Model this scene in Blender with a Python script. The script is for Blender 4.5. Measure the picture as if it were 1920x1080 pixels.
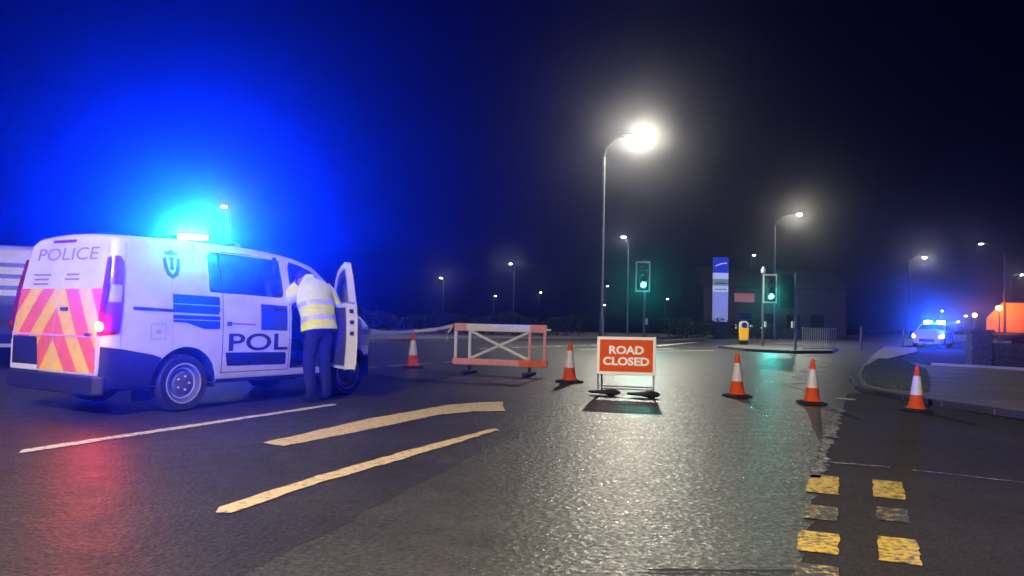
import bpy, bmesh, math, random
from math import sin, cos, pi, radians, sqrt
from mathutils import Vector, Matrix
random.seed(7)
S = bpy.context.scene
for o in list(bpy.data.objects): bpy.data.objects.remove(o)
COL = S.collection

# ------------------------------------------------------------------ camera
FPX = 1480.0                                   # focal length in pixels of the 1920 wide photograph
cd = bpy.data.cameras.new('camera'); cam = bpy.data.objects.new('camera', cd); COL.objects.link(cam)
cd.sensor_width = 36.0; cd.lens = 36.0 * FPX / 1920.0
cd.clip_start = 0.05; cd.clip_end = 2000
cam.location = (0, 0, 1.09)
cam.rotation_euler = (Matrix.Rotation(pi/2 + math.atan(60/FPX), 3, 'X') @ Matrix.Rotation(radians(1.3), 3, 'Z')).to_euler()
S.camera = cam

# ------------------------------------------------------------------ night sky, exposure
w = bpy.data.worlds.new('World'); S.world = w; w.use_nodes = True
nt = w.node_tree; bg = nt.nodes['Background']
sky = nt.nodes.new('ShaderNodeTexSky'); sky.sky_type = 'NISHITA'; sky.sun_disc = False
sky.sun_elevation = radians(-16); sky.sun_rotation = radians(200)
nt.links.new(sky.outputs[0], bg.inputs[0]); bg.inputs[1].default_value = 0.01
S.view_settings.view_transform = 'Standard'; S.view_settings.look = 'None'
S.view_settings.exposure = 0; S.view_settings.gamma = 1
C = S.cycles
C.use_denoising = True; C.denoiser = 'OPENIMAGEDENOISE'
C.max_bounces = 5; C.diffuse_bounces = 2; C.glossy_bounces = 3; C.transmission_bounces = 4; C.volume_bounces = 0; C.transparent_max_bounces = 8
C.sample_clamp_direct = 0; C.sample_clamp_indirect = 4; C.caustics_reflective = False; C.caustics_refractive = False
C.use_light_tree = True

# light levels (the lamps of the place; each lens is built in its lamp below)
LAMP_NEAR = 1550.0      # street lamp beyond the cones
LAMP_BACK = 3200.0     # street lamp of the same row, behind the photographer
LAMP_FAR = 270.0
BLUE = 22500.0           # van beacon
HAZE = 0.0012

# ------------------------------------------------------------------ materials
MATS = {}
def mat(name, col=(.5,.5,.5), rough=.6, metal=0, emit=None, es=0, noise=0, nscale=8, bump=0, bscale=60, spec=.5, front=False, coat=0, trans=0):
    m = bpy.data.materials.new(name); m.use_nodes = True; MATS[name] = m
    n = m.node_tree; b = n.nodes['Principled BSDF']
    b.inputs['Base Color'].default_value = (*col, 1); b.inputs['Roughness'].default_value = rough; b.inputs['Metallic'].default_value = metal
    b.inputs['Specular IOR Level'].default_value = spec; b.inputs['Coat Weight'].default_value = coat
    b.inputs['Transmission Weight'].default_value = trans
    if emit: b.inputs['Emission Color'].default_value = (*emit, 1); b.inputs['Emission Strength'].default_value = es
    if front: m.cycles.emission_sampling = 'FRONT'
    tc = None
    if noise or bump: tc = n.nodes.new('ShaderNodeTexCoord')
    if noise:
        t = n.nodes.new('ShaderNodeTexNoise'); t.inputs['Scale'].default_value = nscale; t.inputs['Detail'].default_value = 6; t.inputs['Roughness'].default_value = .65
        n.links.new(tc.outputs['Object'], t.inputs['Vector'])
        r = n.nodes.new('ShaderNodeValToRGB'); e = r.color_ramp.elements
        e[0].position = .3; e[1].position = .72
        e[0].color = (*[c*(1-noise) for c in col], 1); e[1].color = (*[min(1, c*(1+noise*.6)) for c in col], 1)
        n.links.new(t.outputs[0], r.inputs[0]); n.links.new(r.outputs[0], b.inputs['Base Color'])
    if bump:
        t = n.nodes.new('ShaderNodeTexNoise'); t.inputs['Scale'].default_value = bscale; t.inputs['Detail'].default_value = 4
        n.links.new(tc.outputs['Object'], t.inputs['Vector'])
        k = n.nodes.new('ShaderNodeBump'); k.inputs['Strength'].default_value = bump; k.inputs['Distance'].default_value = .01
        n.links.new(t.outputs[0], k.inputs['Height']); n.links.new(k.outputs[0], b.inputs['Normal'])
    return m

def asphalt(name, lo, hi, r0, r1, bump, grain, tint=(1,1,1), spec=.5, dist=.008, rough_fine=.12):
    """worn wet tarmac: stone grain, blotches of polish, fine relief"""
    m = bpy.data.materials.new(name); m.use_nodes = True; MATS[name] = m
    n = m.node_tree; L = n.links; b = n.nodes['Principled BSDF']; b.inputs['Specular IOR Level'].default_value = spec
    tc = n.nodes.new('ShaderNodeTexCoord')
    def noise(sc, det=4, ro=.6):
        t = n.nodes.new('ShaderNodeTexNoise'); t.inputs['Scale'].default_value = sc; t.inputs['Detail'].default_value = det; t.inputs['Roughness'].default_value = ro
        L.new(tc.outputs['Object'], t.inputs['Vector']); return t
    def ramp(src, p0, p1, c0, c1):
        r = n.nodes.new('ShaderNodeValToRGB'); e = r.color_ramp.elements; e[0].position = p0; e[1].position = p1
        e[0].color = (*c0, 1); e[1].color = (*c1, 1); L.new(src.outputs[0], r.inputs[0]); return r
    big = noise(.55, 5); fine = noise(grain, 3, .7); mid = noise(5, 4)
    c = ramp(fine, .35, .75, [lo*k for k in tint], [hi*k for k in tint])
    c2 = ramp(big, .3, .7, (.62,.62,.62), (1.2,1.2,1.2))
    mx = n.nodes.new('ShaderNodeMixRGB'); mx.blend_type = 'MULTIPLY'; mx.inputs[0].default_value = 1
    L.new(c.outputs[0], mx.inputs[1]); L.new(c2.outputs[0], mx.inputs[2]); L.new(mx.outputs[0], b.inputs['Base Color'])
    rr = ramp(mid, .3, .7, (r0,)*3, (r1,)*3); rf = ramp(fine, .38, .66, (rough_fine,)*3, (0,0,0))
    ra = n.nodes.new('ShaderNodeMixRGB'); ra.blend_type = 'ADD'; ra.inputs[0].default_value = 1; L.new(rr.outputs[0], ra.inputs[1]); L.new(rf.outputs[0], ra.inputs[2]); L.new(ra.outputs[0], b.inputs['Roughness'])
    vo = n.nodes.new('ShaderNodeTexVoronoi'); vo.inputs['Scale'].default_value = grain*.55; L.new(tc.outputs['Object'], vo.inputs['Vector'])
    ad = n.nodes.new('ShaderNodeMath'); ad.operation = 'ADD'; L.new(vo.outputs['Distance'], ad.inputs[0]); L.new(fine.outputs[0], ad.inputs[1])
    k = n.nodes.new('ShaderNodeBump'); k.inputs['Strength'].default_value = bump; k.inputs['Distance'].default_value = dist
    L.new(ad.outputs[0], k.inputs['Height']); L.new(k.outputs[0], b.inputs['Normal'])
    return m

def worn_paint(name, col, under=(.05,.05,.05), cover=.55, sc=22, rough=.5):
    m = bpy.data.materials.new(name); m.use_nodes = True; MATS[name] = m
    n = m.node_tree; L = n.links; b = n.nodes['Principled BSDF']; b.inputs['Roughness'].default_value = rough
    tc = n.nodes.new('ShaderNodeTexCoord')
    t = n.nodes.new('ShaderNodeTexNoise'); t.inputs['Scale'].default_value = sc; t.inputs['Detail'].default_value = 8; t.inputs['Roughness'].default_value = .75
    L.new(tc.outputs['Object'], t.inputs['Vector'])
    r = n.nodes.new('ShaderNodeValToRGB'); e = r.color_ramp.elements
    e[0].position = .62-cover*.4; e[1].position = .74-cover*.4; e[0].color = (*under, 1); e[1].color = (*col, 1)
    L.new(t.outputs[0], r.inputs[0]); L.new(r.outputs[0], b.inputs['Base Color'])
    k = n.nodes.new('ShaderNodeBump'); k.inputs['Strength'].default_value = .25; k.inputs['Distance'].default_value = .005
    L.new(t.outputs[0], k.inputs['Height']); L.new(k.outputs[0], b.inputs['Normal'])
    return m

asphalt('road', .018, .13, .17, .30, .55, 36, (1,.97,.86), spec=1.0, rough_fine=.34)
asphalt('road_left', .018, .09, .27, .42, .45, 55, (1,.95,.98))
asphalt('road_dark', .016, .055, .75, .9, .3, 70, (1,.86,.80), spec=.25)
asphalt('pave', .18, .32, .6, .8, .3, 60, (1,.9,.78), spec=.3)
asphalt('soil', .012, .03, .9, 1, .4, 9, (1,1,.9), spec=.1)
asphalt('kerb', .035, .08, .6, .8, .2, 60, (1,.97,.92))
asphalt('stone', .09, .2, .8, .95, .5, 12, (1,.98,.95), spec=.2)
worn_paint('white_line', (.75,.74,.7), cover=.62)
worn_paint('cream_line', (.8,.62,.36), cover=.66)
worn_paint('yellow_line', (.75,.53,.06), cover=.52, sc=26)
worn_paint('yellow_worn', (.62,.48,.12), cover=.26, sc=26)
worn_paint('white_worn', (.6,.58,.55), cover=.32)
mat('grass_ground', (.11,.115,.055), .9, noise=.5, nscale=3, spec=.1)
mat('grass_blade', (.13,.17,.055), .7, spec=.2)
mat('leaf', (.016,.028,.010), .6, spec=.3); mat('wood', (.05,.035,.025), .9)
mat('van_white', (.76,.76,.76), .30, coat=.25, noise=.16, nscale=2.2)
mat('grime', (.50,.48,.45), .6, noise=.25, nscale=6)
mat('black_plastic', (.018,.018,.02), .55, bump=.1, bscale=200)
mat('tyre', (.015,.015,.016), .8, bump=.15, bscale=60)
mat('rim', (.62,.62,.64), .45, metal=.3, noise=.3, nscale=9)
mat('hub', (.10,.10,.11), .5)
mat('glass', (.01,.012,.016), .06, spec=.6)
mat('seat', (.03,.03,.035), .85)
mat('bat_blue', (.012,.035,.26), .35); mat('bat_navy', (.01,.012,.08), .4)
mat('livery_yellow', (.95,.58,.004), .8, spec=.1, noise=.15, nscale=7); mat('livery_red', (.86,.13,.01), .8, spec=.1, noise=.15, nscale=7)
mat('red_glass', (.20,.012,.015), .2); mat('clear_glass', (.45,.42,.45), .15)
mat('plate_yellow', (.75,.6,.05), .5)
mat('tail_glow', (.5,.02,.02), .3, emit=(1,.04,.05), es=500, front=True)
mat('blue_glow', (.02,.1,.6), .3, emit=(.0012,.024,1.0), es=1, front=True)
mat('blue_glow_far', (.02,.1,.6), .3, emit=(.012,.08,1.0), es=6500, front=True)
mat('head_glow', (.7,.7,.7), .2, emit=(.75,.88,1.0), es=30, front=True)
mat('blue_lens', (.01,.03,.3), .15)
mat('cone_orange', (.92,.11,.004), .7, spec=.2, noise=.3, nscale=6); mat('cone_white', (.82,.80,.78), .45, noise=.18, nscale=9)
mat('rubber', (.02,.02,.02), .8, noise=.3)
mat('sign_orange', (.92,.125,.003), .8, spec=.12, noise=.08, nscale=5); mat('sign_white', (.82,.8,.74), .4)
mat('steel', (.30,.30,.31), .45, metal=.7, noise=.3, nscale=12)
mat('bar_red', (.90,.20,.05), .75, spec=.2, noise=.2, nscale=8); mat('bar_white', (.90,.88,.88), .45, noise=.12, nscale=8); mat('bar_pink', (.92,.42,.38), .75, spec=.2, noise=.15)
mat('column', (.13,.13,.145), .5, metal=.4, noise=.3, nscale=3)
mat('tape_white', (.82,.82,.84), .4); mat('tape_blue', (.02,.06,.45), .4)
mat('hivis', (.85,.98,.01), .75, noise=.18, nscale=9, bump=.5, bscale=14); mat('silver', (.62,.63,.65), .35, noise=.2, nscale=20)
mat('navy_cloth', (.006,.006,.009), .9, bump=.4, bscale=18); mat('skin', (.45,.26,.19), .55); mat('hair', (.02,.014,.01), .7); mat('boot', (.015,.015,.016), .3)
mat('signal_black', (.012,.012,.013), .6); mat('signal_white', (.75,.75,.75), .4)
mat('signal_green', (.02,.3,.25), .3, emit=(.015,.95,.82), es=600, front=True); mat('lens_dark', (.05,.015,.012), .25)
mat('bollard_yellow', (.8,.45,.02), .4, emit=(.9,.45,.03), es=.35); mat('bollard_white', (.75,.75,.7), .4)
mat('totem_blue', (.02,.05,.45), .4, emit=(.03,.06,.6), es=.30); mat('totem_white', (.6,.65,.7), .4, emit=(.6,.7,.85), es=.45); mat('totem_lilac', (.3,.33,.6), .4, emit=(.32,.36,.75), es=.45); mat('totem_grey', (.2,.25,.25), .4, emit=(.3,.4,.38), es=.35)
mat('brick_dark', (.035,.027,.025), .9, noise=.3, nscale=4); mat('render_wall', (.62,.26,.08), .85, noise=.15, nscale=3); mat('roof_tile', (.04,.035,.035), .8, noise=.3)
mat('shop_glow', (.2,.05,.03), .5, emit=(1,.32,.2), es=.16); mat('shop_pink', (.4,.2,.15), .5, emit=(1,.5,.4), es=1.0); mat('win_glow', (.5,.5,.5), .5, emit=(.95,.95,1), es=2.2)
mat('dark_paint', (.008,.008,.01), .55, spec=.2); mat('grey_paint', (.10,.10,.12), .3, coat=.5); mat('rail_paint', (.55,.57,.62), .4)
mat('crest', (.05,.07,.16), .4); mat('text_grey', (.30,.20,.24), .5); mat('text_navy', (.02,.02,.09), .4)

# ------------------------------------------------------------------ mesh helpers
class MB:
    def __init__(s): s.v = []; s.f = []; s.m = []
    def add(s, vs, fs, mi=0):
        k = len(s.v); s.v += [tuple(p) for p in vs]; s.f += [tuple(i+k for i in f) for f in fs]; s.m += [mi]*len(fs); return s
    def box(s, x0, x1, y0, y1, z0, z1, M=None, mi=0, ch=0):
        if ch:
            h = [(x0+ch,y0),(x1-ch,y0),(x1,y0+ch),(x1,y1-ch),(x1-ch,y1),(x0+ch,y1),(x0,y1-ch),(x0,y0+ch)]
            return s.prism(h, z0, z1, M, mi)
        vs = [Vector(p) for p in ((x0,y0,z0),(x1,y0,z0),(x1,y1,z0),(x0,y1,z0),(x0,y0,z1),(x1,y0,z1),(x1,y1,z1),(x0,y1,z1))]
        if M: vs = [M @ p for p in vs]
        return s.add(vs, [(0,3,2,1),(4,5,6,7),(0,1,5,4),(1,2,6,5),(2,3,7,6),(3,0,4,7)], mi)
    def prism(s, poly, z0, z1, M=None, mi=0):
        n = len(poly); vs = [Vector((x,y,z0)) for x,y in poly] + [Vector((x,y,z1)) for x,y in poly]
        if M: vs = [M @ p for p in vs]
        return s.add(vs, [tuple(range(n-1,-1,-1)), tuple(range(n,2*n))] + [(i,(i+1)%n,n+(i+1)%n,n+i) for i in range(n)], mi)
    def lathe(s, prof, n=24, M=None, mi=0, cap=True):
        vs = []
        for r, z in prof:
            for i in range(n): vs.append(Vector((r*cos(2*pi*i/n), r*sin(2*pi*i/n), z)))
        if M: vs = [M @ p for p in vs]
        fs = [(j*n+i, j*n+(i+1)%n, (j+1)*n+(i+1)%n, (j+1)*n+i) for j in range(len(prof)-1) for i in range(n)]
        if cap: fs += [tuple(range(n-1,-1,-1)), tuple((len(prof)-1)*n+i for i in range(n))]
        return s.add(vs, fs, mi)
    def tube(s, pts, r, n=8, mi=0, cap=True):
        pts = [Vector(p) for p in pts]; rs = r if isinstance(r, (list, tuple)) else [r]*len(pts)
        vs = []; up = Vector((0,0,1)); prev = None
        for i, p in enumerate(pts):
            d = (pts[min(i+1,len(pts)-1)] - pts[max(i-1,0)]).normalized()
            a = prev if prev else (Vector((1,0,0)) if abs(d.z) > .9 else up)
            a = (a - d*a.dot(d)).normalized(); b = d.cross(a); prev = a
            for k in range(n): vs.append(p + (a*cos(2*pi*k/n) + b*sin(2*pi*k/n))*rs[i])
        fs = [(j*n+i, j*n+(i+1)%n, (j+1)*n+(i+1)%n, (j+1)*n+i) for j in range(len(pts)-1) for i in range(n)]
        if cap: fs += [tuple(range(n-1,-1,-1)), tuple((len(pts)-1)*n+i for i in range(n))]
        return s.add(vs, fs, mi)
    def sphere(s, c, rx, ry=None, rz=None, nu=16, nv=10, mi=0, M=None):
        ry = ry or rx; rz = rz or rx; c = Vector(c); vs = []
        for j in range(nv+1):
            t = pi*j/nv
            for i in range(nu): vs.append(Vector((rx*sin(t)*cos(2*pi*i/nu), ry*sin(t)*sin(2*pi*i/nu), rz*cos(t))))
        vs = [(M @ p if M else p) + c for p in vs]
        return s.add(vs, [(j*nu+i, (j+1)*nu+i, (j+1)*nu+(i+1)%nu, j*nu+(i+1)%nu) for j in range(nv) for i in range(nu)], mi)
    def build(s, name, mats, parent=None, smooth=None, bevel=0):
        me = bpy.data.meshes.new(name); me.from_pydata(s.v, [], s.f)
        for m in (mats if isinstance(mats, (list, tuple)) else [mats]): me.materials.append(MATS[m])
        for p, i in zip(me.polygons, s.m): p.material_index = i
        bm = bmesh.new(); bm.from_mesh(me); bmesh.ops.remove_doubles(bm, verts=bm.verts, dist=1e-5)
        bmesh.ops.recalc_face_normals(bm, faces=bm.faces); bm.to_mesh(me); bm.free()
        if smooth: me.shade_smooth(); me.set_sharp_from_angle(angle=radians(smooth))
        o = bpy.data.objects.new(name, me); COL.objects.link(o)
        if parent: o.parent = parent
        if bevel:
            b = o.modifiers.new('bevel', 'BEVEL'); b.width = bevel; b.segments = 2; b.limit_method = 'ANGLE'; b.angle_limit = radians(40)
        return o
def tag(o, label=None, cat=None, group=None, kind=None):
    for k, v in (('label',label),('category',cat),('group',group),('kind',kind)):
        if v: o[k] = v
    return o
def thing(name, label, cat, loc=(0,0,0), rz=0, group=None):
    o = bpy.data.objects.new(name, None); COL.objects.link(o); o.empty_display_size = .2
    o.location = loc; o.rotation_euler = (0,0,rz); return tag(o, label, cat, group)
def copy_tree(o, parent=None):
    kids = list(o.children); c = o.copy(); COL.objects.link(c); c.parent = parent
    for k in kids: copy_tree(k, c)
    return c
def text(name, body, size, mt, parent, M, xs=1, ext=.001, bold=0):
    cu = bpy.data.curves.new(name, 'FONT'); cu.body = body; cu.size = size; cu.extrude = ext; cu.align_x = 'CENTER'; cu.align_y = 'CENTER'; cu.offset = bold
    cu.resolution_u = 4
    t = bpy.data.objects.new('t', cu); COL.objects.link(t)
    me = bpy.data.meshes.new_from_object(t.evaluated_get(bpy.context.evaluated_depsgraph_get()))
    bpy.data.objects.remove(t); me.materials.clear(); me.materials.append(MATS[mt])
    for v in me.vertices:
        p = Vector((v.co.x*xs, v.co.y, v.co.z)); v.co = M(p) if callable(M) else M @ p
    o = bpy.data.objects.new(name, me); COL.objects.link(o); o.parent = parent
    return o
def sheet(name, poly, z, mt, parent=None, kind=None):
    m = MB(); m.add([(x,y,z) for x,y in poly], [tuple(range(len(poly)))]); o = m.build(name, mt, parent)
    if o.data.polygons[0].normal.z < 0: o.data.flip_normals()
    return tag(o, kind=kind)
def lerp(tab, x):
    if x <= tab[0][0]: return tab[0][1]
    for (a,b),(c,d) in zip(tab, tab[1:]):
        if x <= c: return b + (d-b)*(x-a)/(c-a)
    return tab[-1][1]
def inside(poly, x, y):
    r = False; n = len(poly)
    for i in range(n):
        x1,y1 = poly[i]; x2,y2 = poly[(i+1)%n]
        if (y1 > y) != (y2 > y) and x < (x2-x1)*(y-y1)/(y2-y1)+x1: r = not r
    return r
def nearest(poly, x, y):
    best = None
    for i in range(len(poly)):
        x1,y1 = poly[i]; x2,y2 = poly[(i+1)%len(poly)]; dx,dy = x2-x1, y2-y1
        t = max(0, min(1, ((x-x1)*dx+(y-y1)*dy)/max(1e-9,dx*dx+dy*dy))); px,py = x1+t*dx, y1+t*dy
        d = (px-x)**2+(py-y)**2
        if best is None or d < best[0]: best = (d,px,py)
    return best[1], best[2]
def clip(poly, rect):
    x0,x1,y0,y1 = rect
    for ax, lim, sg in ((0,x0,1),(0,x1,-1),(1,y0,1),(1,y1,-1)):
        out = []
        for i in range(len(poly)):
            a, b = poly[i-1], poly[i]; ia, ib = sg*(a[ax]-lim) >= 0, sg*(b[ax]-lim) >= 0
            if ia != ib:
                t = (lim-a[ax])/(b[ax]-a[ax]); out.append((a[0]+t*(b[0]-a[0]), a[1]+t*(b[1]-a[1])))
            if ib: out.append(b)
        poly = out
        if len(poly) < 3: return []
    return poly

class Shell:
    """vehicle body: half width by height, roof line by length, both mirrored; polygons in (length, height) can be cut out or laid on"""
    def __init__(s, x0, x1, zb, roof, half, plan, lean=0, corner=.10, dx=.03, rows=52):
        s.x0, s.x1, s.zb, s.roof, s.half, s.plan, s.lean, s.c, s.dx, s.rows = x0, x1, zb, roof, half, plan, lean, corner, dx, rows
    def top(s, x): return sum(lerp(s.roof, x+d) for d in (-.06,-.03,0,.03,.06))/5 if s.x0+.1 < x < s.x1-.1 else lerp(s.roof, x)
    def side(s, x, z):
        hw = lerp(s.half, z) - lerp(s.plan, x); zc = s.top(x) - s.c
        if z > zc: t = min(1, (z-zc)/s.c); hw -= s.c*1.2*(1-sqrt(max(0,1-t*t)))
        return hw
    def X(s, x, z): return x + s.lean*max(0, min(1,(z-.85)/1.0))**1.2*max(0, 1-(x-s.x0)/.5)
    def ring(s, x):
        r = []; tp = s.top(x); zc = tp - s.c; zb = min(s.zb, zc-.05)
        for j in range(s.rows): r.append((zb+(zc-zb)*j/(s.rows-1)))
        pts = [(s.side(x,z), z) for z in r]
        for j in range(1,7):
            a = pi/2*j/6; z = zc + s.c*sin(a); pts.append((lerp(s.half,zc)-lerp(s.plan,x) - s.c*1.2*(1-cos(a)), z))
        y0 = pts[-1][0]
        for j in range(1,7): y = y0*(1-j/6); pts.append((y, tp + .035*(1-(y/max(y0,.01))**2)))
        return pts
    def build(s, cuts_right=(), cuts_left=()):
        m = MB(); n = int((s.x1-s.x0)/s.dx)+1; xs = [s.x0+(s.x1-s.x0)*i/(n-1) for i in range(n)]
        fine = [s.x0+.012, s.x0+.03]; xs = sorted(xs+fine)
        rings = [s.ring(x) for x in xs]; k = len(rings[0])
        for sg, cuts in ((-1,cuts_right),(1,cuts_left)):
            kill = set()
            for i in range(len(xs)-1):
                for j in range(k-1):
                    cx = (xs[i]+xs[i+1])/2; cz = (rings[i][j][1]+rings[i][j+1][1]+rings[i+1][j][1]+rings[i+1][j+1][1])/4
                    if j < k-7 and any(inside(c,cx,cz) for c in cuts): kill.add((i,j))
            vs = []
            for i, x in enumerate(xs):
                for j, (y, z) in enumerate(rings[i]):
                    px, pz, py = x, z, y
                    adj = [(a,b) for a in (i-1,i) for b in (j-1,j) if 0 <= a < len(xs)-1 and 0 <= b < k-1]
                    if any(q in kill for q in adj) and any(q not in kill for q in adj):
                        for c in cuts:
                            if any(inside(c, x+ddx, z+ddz) for ddx in (-.018,0,.018) for ddz in (-.018,0,.018)):
                                px, pz = nearest(c, x, z); py = s.side(px, pz); break
                    vs.append((s.X(px,pz), sg*py, pz))
            fs = [(i*k+j, (i+1)*k+j, (i+1)*k+j+1, i*k+j+1) for i in range(len(xs)-1) for j in range(k-1) if (i,j) not in kill]
            m.add(vs, fs)
        for i in (0, len(xs)-1):
            a = [(s.X(xs[i],z), -y, z) for y,z in rings[i]]; b = [(s.X(xs[i],z), y, z) for y,z in rings[i]]
            m.add(a+b, [(j, j+1, k+j+1, k+j) for j in range(k-1)])
        a = [(s.X(xs[i],rings[i][0][1]), -rings[i][0][0], rings[i][0][1]) for i in range(len(xs))]; b = [(x,-y,z) for x,y,z in a]; q = len(xs)
        m.add(a+b, [(i,i+1,q+i+1,q+i) for i in range(q-1)])
        return m
    def patch(s, poly, off, sg=-1, step=.03, thick=0):
        m = MB(); xa, xb = min(p[0] for p in poly), max(p[0] for p in poly); za, zb = min(p[1] for p in poly), max(p[1] for p in poly)
        nx = max(2, int((xb-xa)/step)+1); nz = max(2, int((zb-za)/step)+1)
        X = [xa+(xb-xa)*i/nx for i in range(nx+1)]; Z = [za+(zb-za)*i/nz for i in range(nz+1)]
        keep = {(i,j) for i in range(nx) for j in range(nz) if inside(poly,(X[i]+X[i+1])/2,(Z[j]+Z[j+1])/2)}
        vs = []
        for i in range(nx+1):
            for j in range(nz+1):
                x, z = X[i], Z[j]; adj = [(i-1,j-1),(i-1,j),(i,j-1),(i,j)]
                if any(q in keep for q in adj) and any(q not in keep for q in adj): x, z = nearest(poly,x,z)
                vs.append((s.X(x,z), sg*(s.side(x,z)+off), z))
        m.add(vs, [(i*(nz+1)+j,(i+1)*(nz+1)+j,(i+1)*(nz+1)+j+1,i*(nz+1)+j+1) for i,j in keep])
        return m

# ------------------------------------------------------------------ ground, roads, markings
def rough_edge(poly, amt=.012, step=.12):
    out = []
    for i in range(len(poly)):
        a, b = Vector(poly[i]), Vector(poly[(i+1)%len(poly)]); k = max(1, int((b-a).length/step))
        for j in range(k): out.append(tuple(a.lerp(b, j/k) + Vector((random.uniform(-amt,amt), random.uniform(-amt,amt)))))
    return out
U = Vector((.41,.912)); N = Vector((.912,-.41))          # along the main road, and to its right
sheet('ground', [(-300,-60),(400,-60),(400,500),(-300,500)], 0, 'soil', kind='structure')
sheet('road', [(-70,-25),(14,-25),(14,3.0),(6.4,7.0),(6.2,9.6),(5.9,12.2),(5.95,13.5),(7.1,16.6),(9.4,21.5),(16,34.8),(21,44.7),(45,78),(110,170),(85,180),(40,100),(24,72),(14,60),(4,46),(-10,41),(-70,38)], .004, 'road', kind='structure')
sheet('side_road', rough_edge([(.2,1.0),(1.29,3.5),(1.69,4.44),(2.24,5.68),(3.07,7.52),(4.37,10.41),(5.5,12.9),(5.93,13.3),(5.88,12.2),(6.1,10.2),(6.3,8.6),(8.5,5.5),(13.5,2.5),(13.5,-3),(.2,-3)],.03,.15), .008, 'road_dark', kind='structure')
sheet('carriageway', rough_edge([(-69,-24),(-2.6,-2),(-1.2,3.0),(.25,8.16),(.64,9.96),(1.51,11.53),(2.2,13.0),(1.4,14.6),(-4,18),(-16,22),(-69,26)],.03,.25), .0056, 'road_left', kind='structure')
# tarmac crumbling along the seam between the two surfaces
def marking(name, poly, mt, z=.0125): return sheet(name, poly, z, mt, kind='structure')
def strip(p, q, wd): 
    p, q = Vector(p), Vector(q); d = (q-p).normalized(); n = Vector((-d.y,d.x))*wd/2
    return [tuple(p+n),tuple(q+n),tuple(q-n),tuple(p-n)]
marking('white_road_line', rough_edge([(-3.65,5.95),(-2.10,9.62),(-2.16,9.78),(-3.74,6.10)]), 'white_line')
marking('cream_road_line', rough_edge([(-2.07,6.68),(-1.84,6.55),(-1.36,7.57),(-.78,8.92),(-.40,9.30),(-.05,9.40),(-.10,10.45),(-.35,10.35),(-.75,9.95),(-1.50,8.38)]), 'cream_line')
marking('cream_road_line', rough_edge([(-1.57,4.33),(-1.50,4.33),(-1.20,5.19),(-.80,6.08),(-.10,7.79),(-.15,7.88),(-.88,6.34),(-1.28,5.38),(-1.60,4.45)]), 'cream_line')
A0, B0 = Vector((2.30,5.79)), Vector((2.69,5.64)); dU = (Vector((1.42,3.65))-A0).normalized(); dB = (Vector((1.82,3.68))-B0).normalized()
for base, d, segs in ((A0,dU,((0,.66,.10),(1.05,1.42,.09),(1.72,2.12,.095),(2.33,3.0,.095))), (B0,dB,((0,.62,.095),(.92,1.28,.085),(1.66,2.14,.09),(2.5,3.1,.09)))):
    n = Vector((-d.y,d.x))
    for i,(a,b,hw) in enumerate(segs):
        p, q = base+d*a, base+d*b
        marking('yellow_road_line', rough_edge([tuple(p+n*hw),tuple(q+n*hw*.95),tuple(q-n*hw*1.05),tuple(p-n*hw)],.006,.05), 'yellow_line' if i % 2 != 1 else 'yellow_worn')
marking('crossing_stud_line', rough_edge(strip((2.56,6.38),(2.98,6.20),.05),.01,.06), 'white_worn')
marking('crossing_stud_line', rough_edge(strip((3.10,6.10),(3.80,5.63),.04),.01,.06), 'white_worn')
marking('edge_seam_line', rough_edge(strip((2.20,5.72),(3.10,7.70),.09),.03,.06), 'white_worn')
marking('edge_seam_line', rough_edge(strip((3.15,7.8),(4.42,10.62),.10),.04,.07), 'white_worn')
marking('edge_seam_line', rough_edge(strip((5.0,11.9),(5.18,12.1),.25),.03,.08), 'white_line')
marking('tar_seam', rough_edge(strip((.62,3.5),(1.28,3.53),.035),.008,.05), 'rubber')
for k in range(5):                                     # give way dashes across the far mouth
    p = Vector((-3.2+.52*k, 16.6+.95*k)); marking('give_way_dash', strip(p, p+Vector((.30,.55)), .16), 'white_line')
for k in range(9):
    p = Vector((-1.2+.62*k, 29.0+.95*k)); marking('give_way_dash', strip(p, p+Vector((.34,.52)), .3), 'white_line')
for a, b, wd in (((2.6,30.5),(7.0,34.0),.35),((5.0,30.0),(8.5,33.0),.22),((7.0,38),(11,47),.4),((9.5,50),(20,72),.6)):
    marking('white_road_line', strip(a,b,wd), 'white_line')
Z0 = Vector((5.1,13.4))                                # zigzag before the signals
zz = [Z0 + Vector((.40,.915))*(1.25*i) + Vector((-.9,.42))*(.55 if i % 2 else .05) for i in range(11)]
for a, b in zip(zz, zz[1:]): marking('zigzag_line', rough_edge(strip(tuple(a),tuple(b),.10),.01,.2), 'white_line')

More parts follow.
